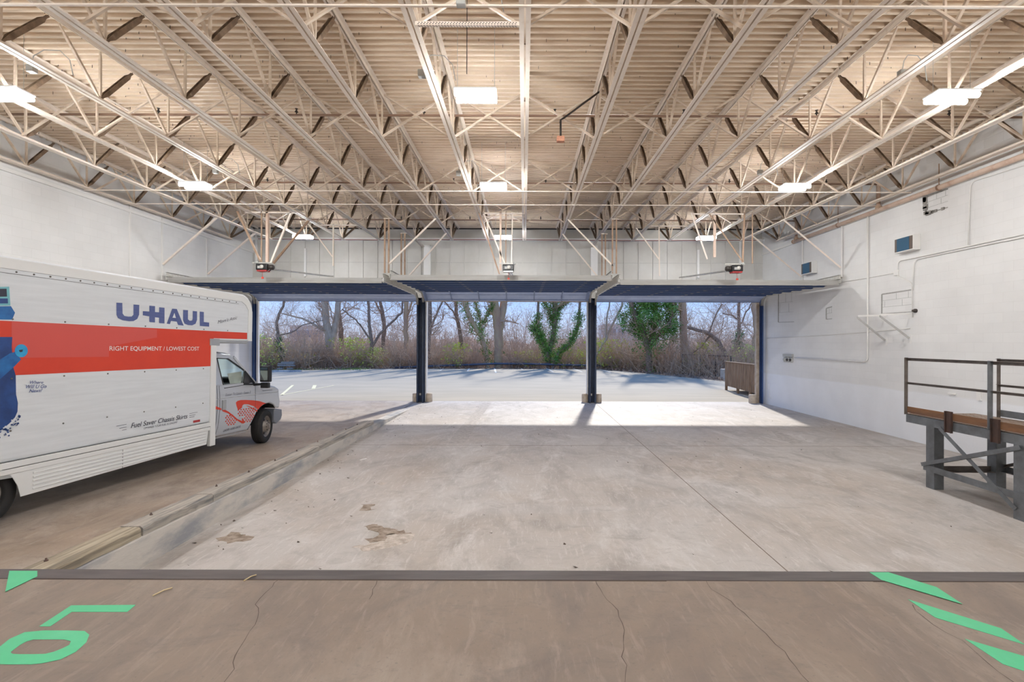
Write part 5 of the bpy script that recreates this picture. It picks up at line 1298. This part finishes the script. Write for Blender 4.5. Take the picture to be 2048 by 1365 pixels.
tree(44.5, [([(1104, 744), (1118, 705), (1138, 690), (1150, 668), (1158, 640), (1160, 600)], .14, .12)], 'barkd', 'ivy-clad limb tree curving right towards the right post', ivy=(30, .6, 5.5, .2), seed=14, twigs=6)
tree(44, [([(1180, 740), (1190, 715), (1205, 690), (1222, 655), (1240, 620), (1246, 598)], .10, .10), ([(1212, 675), (1214, 640), (1221, 598)], .09, .07)], 'barkp', 'thin pale tree leaning right beside the right post', seed=15)
rt = tree(40, [([(1300, 748), (1298, 700), (1285, 660), (1265, 620), (1258, 598)], .28, .2), ([(1298, 700), (1310, 650), (1318, 598)], .24, .18), ([(1298, 690), (1335, 650), (1345, 598)], .2, .14)], 'barkd', 'huge ivy-smothered tree filling the left of the right opening', ivy=(10, 0, 9, .3), seed=16, reach=2.6)
random.seed(50); iv = MB()
clumps = [(random.uniform(1244, 1350), random.uniform(560, 700), random.uniform(-1.2, 1.2)) for _ in range(75)]
for _ in range(1000):
    cx_, cy_, cz_ = random.choice(clumps); x, y = random.gauss(cx_, 7), random.gauss(cy_, 9)
    if not 1236 < x < 1356 or y > 706: continue
    if y > 665 and (x < 1262 or random.random() < .6): continue
    if x < 1258 and y < 625: continue
    leaves(iv, at(x, y, 40 + cz_ + random.gauss(0, .3)) - rt.location, .17, 24, .08)
iv.build('ivy_crown', M['ivy'], rt)
tree(40, [([(1366, 750), (1368, 700), (1366, 650), (1364, 598)], .34, .3)], 'barkr', 'tan vine-tangled trunk right of the ivy-smothered tree', seed=17, twigs=16, reach=1.8, twcol='twigt')
tree(37, [([(1452, 752), (1450, 705), (1436, 682), (1418, 668), (1400, 662), (1375, 655)], .20, .12), ([(1420, 672), (1405, 695), (1388, 708)], .07, .04), ([(1418, 668), (1425, 640), (1438, 610)], .06, .04)], 'barkd', 'dark arching tree bowed over towards the left, right opening', seed=18, up=False, reach=2.4)
tree(38, [([(1479, 752), (1479, 700), (1478, 650), (1478, 598)], .15, .11), ([(1480, 650), (1492, 630), (1506, 610)], .06, .05), ([(1478, 645), (1462, 632), (1440, 628)], .06, .04)], 'barkd', 'slim ivy column tree near the right jamb', ivy=(36, 0, 3.4, .16, 'ivyd'), seed=19)
tree(36, [([(1508, 752), (1508, 700), (1510, 650), (1509, 598)], .17, .14)], 'barkr', 'brown trunk beside the right jamb', seed=20)
# shrubs
sh = []
def shrub_mesh(seed, col, leafcol, nl):
    random.seed(seed); mb = MB()
    for _ in range(90):
        d = Vector((random.gauss(0, .55), random.gauss(0, .45), 1)).normalized(); pts = wander((random.gauss(0, .25), random.gauss(0, .25), 0), d, random.uniform(.9, 1.9), 5, .16, -.06)
        mb.tube(pts, radii(.014, .006, 6), 3, caps=False)
        for k in range(3):
            i = random.randint(1, 4); q_ = wander(pts[i], Vector((random.gauss(0, 1), random.gauss(0, 1), random.gauss(.3, .5))), random.uniform(.3, .7), 3, .25)
            mb.tube(q_, radii(.008, .004, 4), 3, caps=False)
    lf = MB()
    for _ in range(nl): leaves(lf, Vector((random.gauss(0, .5), random.gauss(0, .4), random.uniform(.2, 1.5))), .05, 5, .045)
    return mb, lf
variants = [('bare', 'twigt', None, 0), ('bare', 'twig', None, 0), ('budding', 'twigt', 'bud', 150), ('budding', 'twig', 'bud', 90)]
SP_ = [(592, 0, 2.0, 'tall bare tan shrub in the left opening below the slanting branch'), (618, 2, .9, 'small bright green budding shrub near the wheel stop'), (640, 0, 2.1, 'bare brown shrub left of the double tree foot'), (672, 1, 1.6, 'bare grey shrub right of the double tree foot'),
       (704, 2, 1.9, 'large yellow-green budding shrub left of the spreading tree'), (726, 3, 1.3, 'smaller budding shrub under the spreading tree'), (752, 2, 1.3, 'budding shrub right of the spreading tree foot'), (790, 0, 1.9, 'bare tan shrub between the two trunks left of the post'), (828, 1, 1.7, 'bare brown shrub touching the left post'),
       (530, 3, 2.2, 'budding shrub against the left jamb'), (548, 2, 1.6, 'yellow-green shrub behind the crooked tree'),
       (872, 0, 1.8, 'bare tan shrub just right of the left post'), (914, 2, 1.6, 'yellow-green budding shrub in the left of the middle opening'), (945, 1, 1.5, 'bare brown shrub under the leaning ivy tree'), (1026, 1, 1.6, 'bare brown shrub right of the biggest trunk'), (1046, 2, 1.1, 'small budding shrub midway across the middle opening'),
       (1070, 3, 1.2, 'sparse budding shrub left of the ivy-wrapped pair'), (1130, 3, 1.5, 'sparse budding shrub under the curving ivy limb'), (1160, 2, 1.2, 'budding shrub left of the right post'),
       (1205, 2, 1.9, 'tall yellow-green shrub right of the right post'), (1232, 3, 1.6, 'budding shrub left of the ivy-smothered tree'), (1262, 0, 1.9, 'bare tan shrub under the left of the ivy-smothered tree'), (1300, 0, 1.9, 'bare tan shrub under the middle of the ivy-smothered tree'), (1335, 1, 1.8, 'bare brown shrub under the right of the ivy-smothered tree'),
       (1372, 0, 1.5, 'bare tan shrub at the vine-tangled trunk foot'), (1395, 1, 1.4, 'low bare shrub by the first fence post'), (1420, 2, 1.7, 'yellow-green shrub under the arching tree'), (1445, 1, 1.3, 'dark bare shrub left of the concrete block'), (1495, 2, 1.6, 'budding shrub behind the wooden ramp')]
pr = {}
for (px, v, s, lab) in SP_:
    Yb = 43.0 if px < 600 else (45.2 if px < 1200 else 45 - (px - 1200) * .034)
    p = at(px, 740, Yb); rt = empty('shrub', (p.x, p.y, -.1), lab, 'shrub', 'shrubs along the edge of the lot'); rt.scale = (s, s, s); rt.rotation_euler = (0, 0, px * .37)
    if v not in pr:
        mb, lf = shrub_mesh(100 + v, *variants[v][1:3], variants[v][3]); a = mb.build('stems', M[variants[v][1]], rt); b = lf.build('leaves', M['bud'], rt) if variants[v][2] else None; pr[v] = (a, b)
    else:
        for o in pr[v]:
            if o: copy_obj(o, rt)
# tangled undergrowth and far woods (countless twigs)
random.seed(21)
def thicket(n, x0, x1, yf, h, r, m, nm, lab, leafy=0):
    mb = MB(); lf = MB()
    for _ in range(n):
        x = random.uniform(x0, x1); y = yf(x) + abs(random.gauss(0, 1)) * 2.2; L = random.uniform(.4, 1) * h
        d = Vector((random.gauss(0, .4), random.gauss(0, .3), 1)); pts = wander((x, y, -.1), d, L, 4, .2)
        mb.tube(pts, radii(r * random.uniform(.6, 1.4), r * .3, 5), 3, caps=False)
        for k in range(3):
            i = random.randint(1, 4); q_ = wander(pts[i], Vector((random.gauss(0, 1), random.gauss(0, .7), random.gauss(.4, .6))), L * random.uniform(.15, .4), 2, .3)
            mb.tube(q_, radii(r * .5, r * .2, 3), 3, caps=False)
    return tag(mb.build(nm, M[m]), lab, 'undergrowth', kind='stuff')
edgeY = lambda x: 46.2 if x < 7 else max(31.5, 47.5 - (x - 7) * 2.3)
thicket(2600, -30, 26, edgeY, 3.0, .016, 'twigt', 'brambles', 'tangled tan brambles at the edge of the wood')
thicket(2400, -34, 30, lambda x: edgeY(x) + 3, 4.6, .022, 'twig', 'thicket', 'dense bare thicket inside the wood')
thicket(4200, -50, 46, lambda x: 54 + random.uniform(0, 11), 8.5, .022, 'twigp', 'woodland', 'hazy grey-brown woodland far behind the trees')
# far rise and buildings
mb = MB(); nx, ny = 120, 6; vs = []
for j in range(ny):
    for i in range(nx):
        x = -150 + 300 * i / (nx - 1); y = 72 + j * 9; z = (-.3, 1.6, 2.4, 2.8, 2.9, 2.0)[j] + (.5 * math.sin(i * 1.7 + j) + .4 * math.sin(i * .61) + random.gauss(0, .2)) * min(1, j)
        vs.append((x, y, z))
mb.add(vs, [(j * nx + i, j * nx + i + 1, (j + 1) * nx + i + 1, (j + 1) * nx + i) for j in range(ny - 1) for i in range(nx - 1)])
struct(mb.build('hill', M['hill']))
def bldg(x0, x1, Y, z1_, lab, n):
    r = empty('far_building', ((x0 + x1) / 2, Y, 0), lab, 'building', 'pale buildings far behind the wood'); w = (x1 - x0) / 2
    MB().box(-w, w, 0, 8, -.5, z1_).build('wall', M['bldg'], r); MB().box(-w - .2, w + .2, -.2, 8.2, z1_, z1_ + .25).build('roof_edge', M['trimw'], r)
    for k in range(n):
        x = -w + 2 * w * (k + .5) / n; MB().box(x - .5, x + .5, -.06, .02, z1_ - 1.5, z1_ - .5).build('window', M['bldgw'], r)
bldg(12.5, 21, 71, 5.0, 'pale flat-roofed building glimpsed right of the right post', 6)
bldg(-35, -30, 71, 4.6, 'pale building glimpsed through branches at the far left', 5)
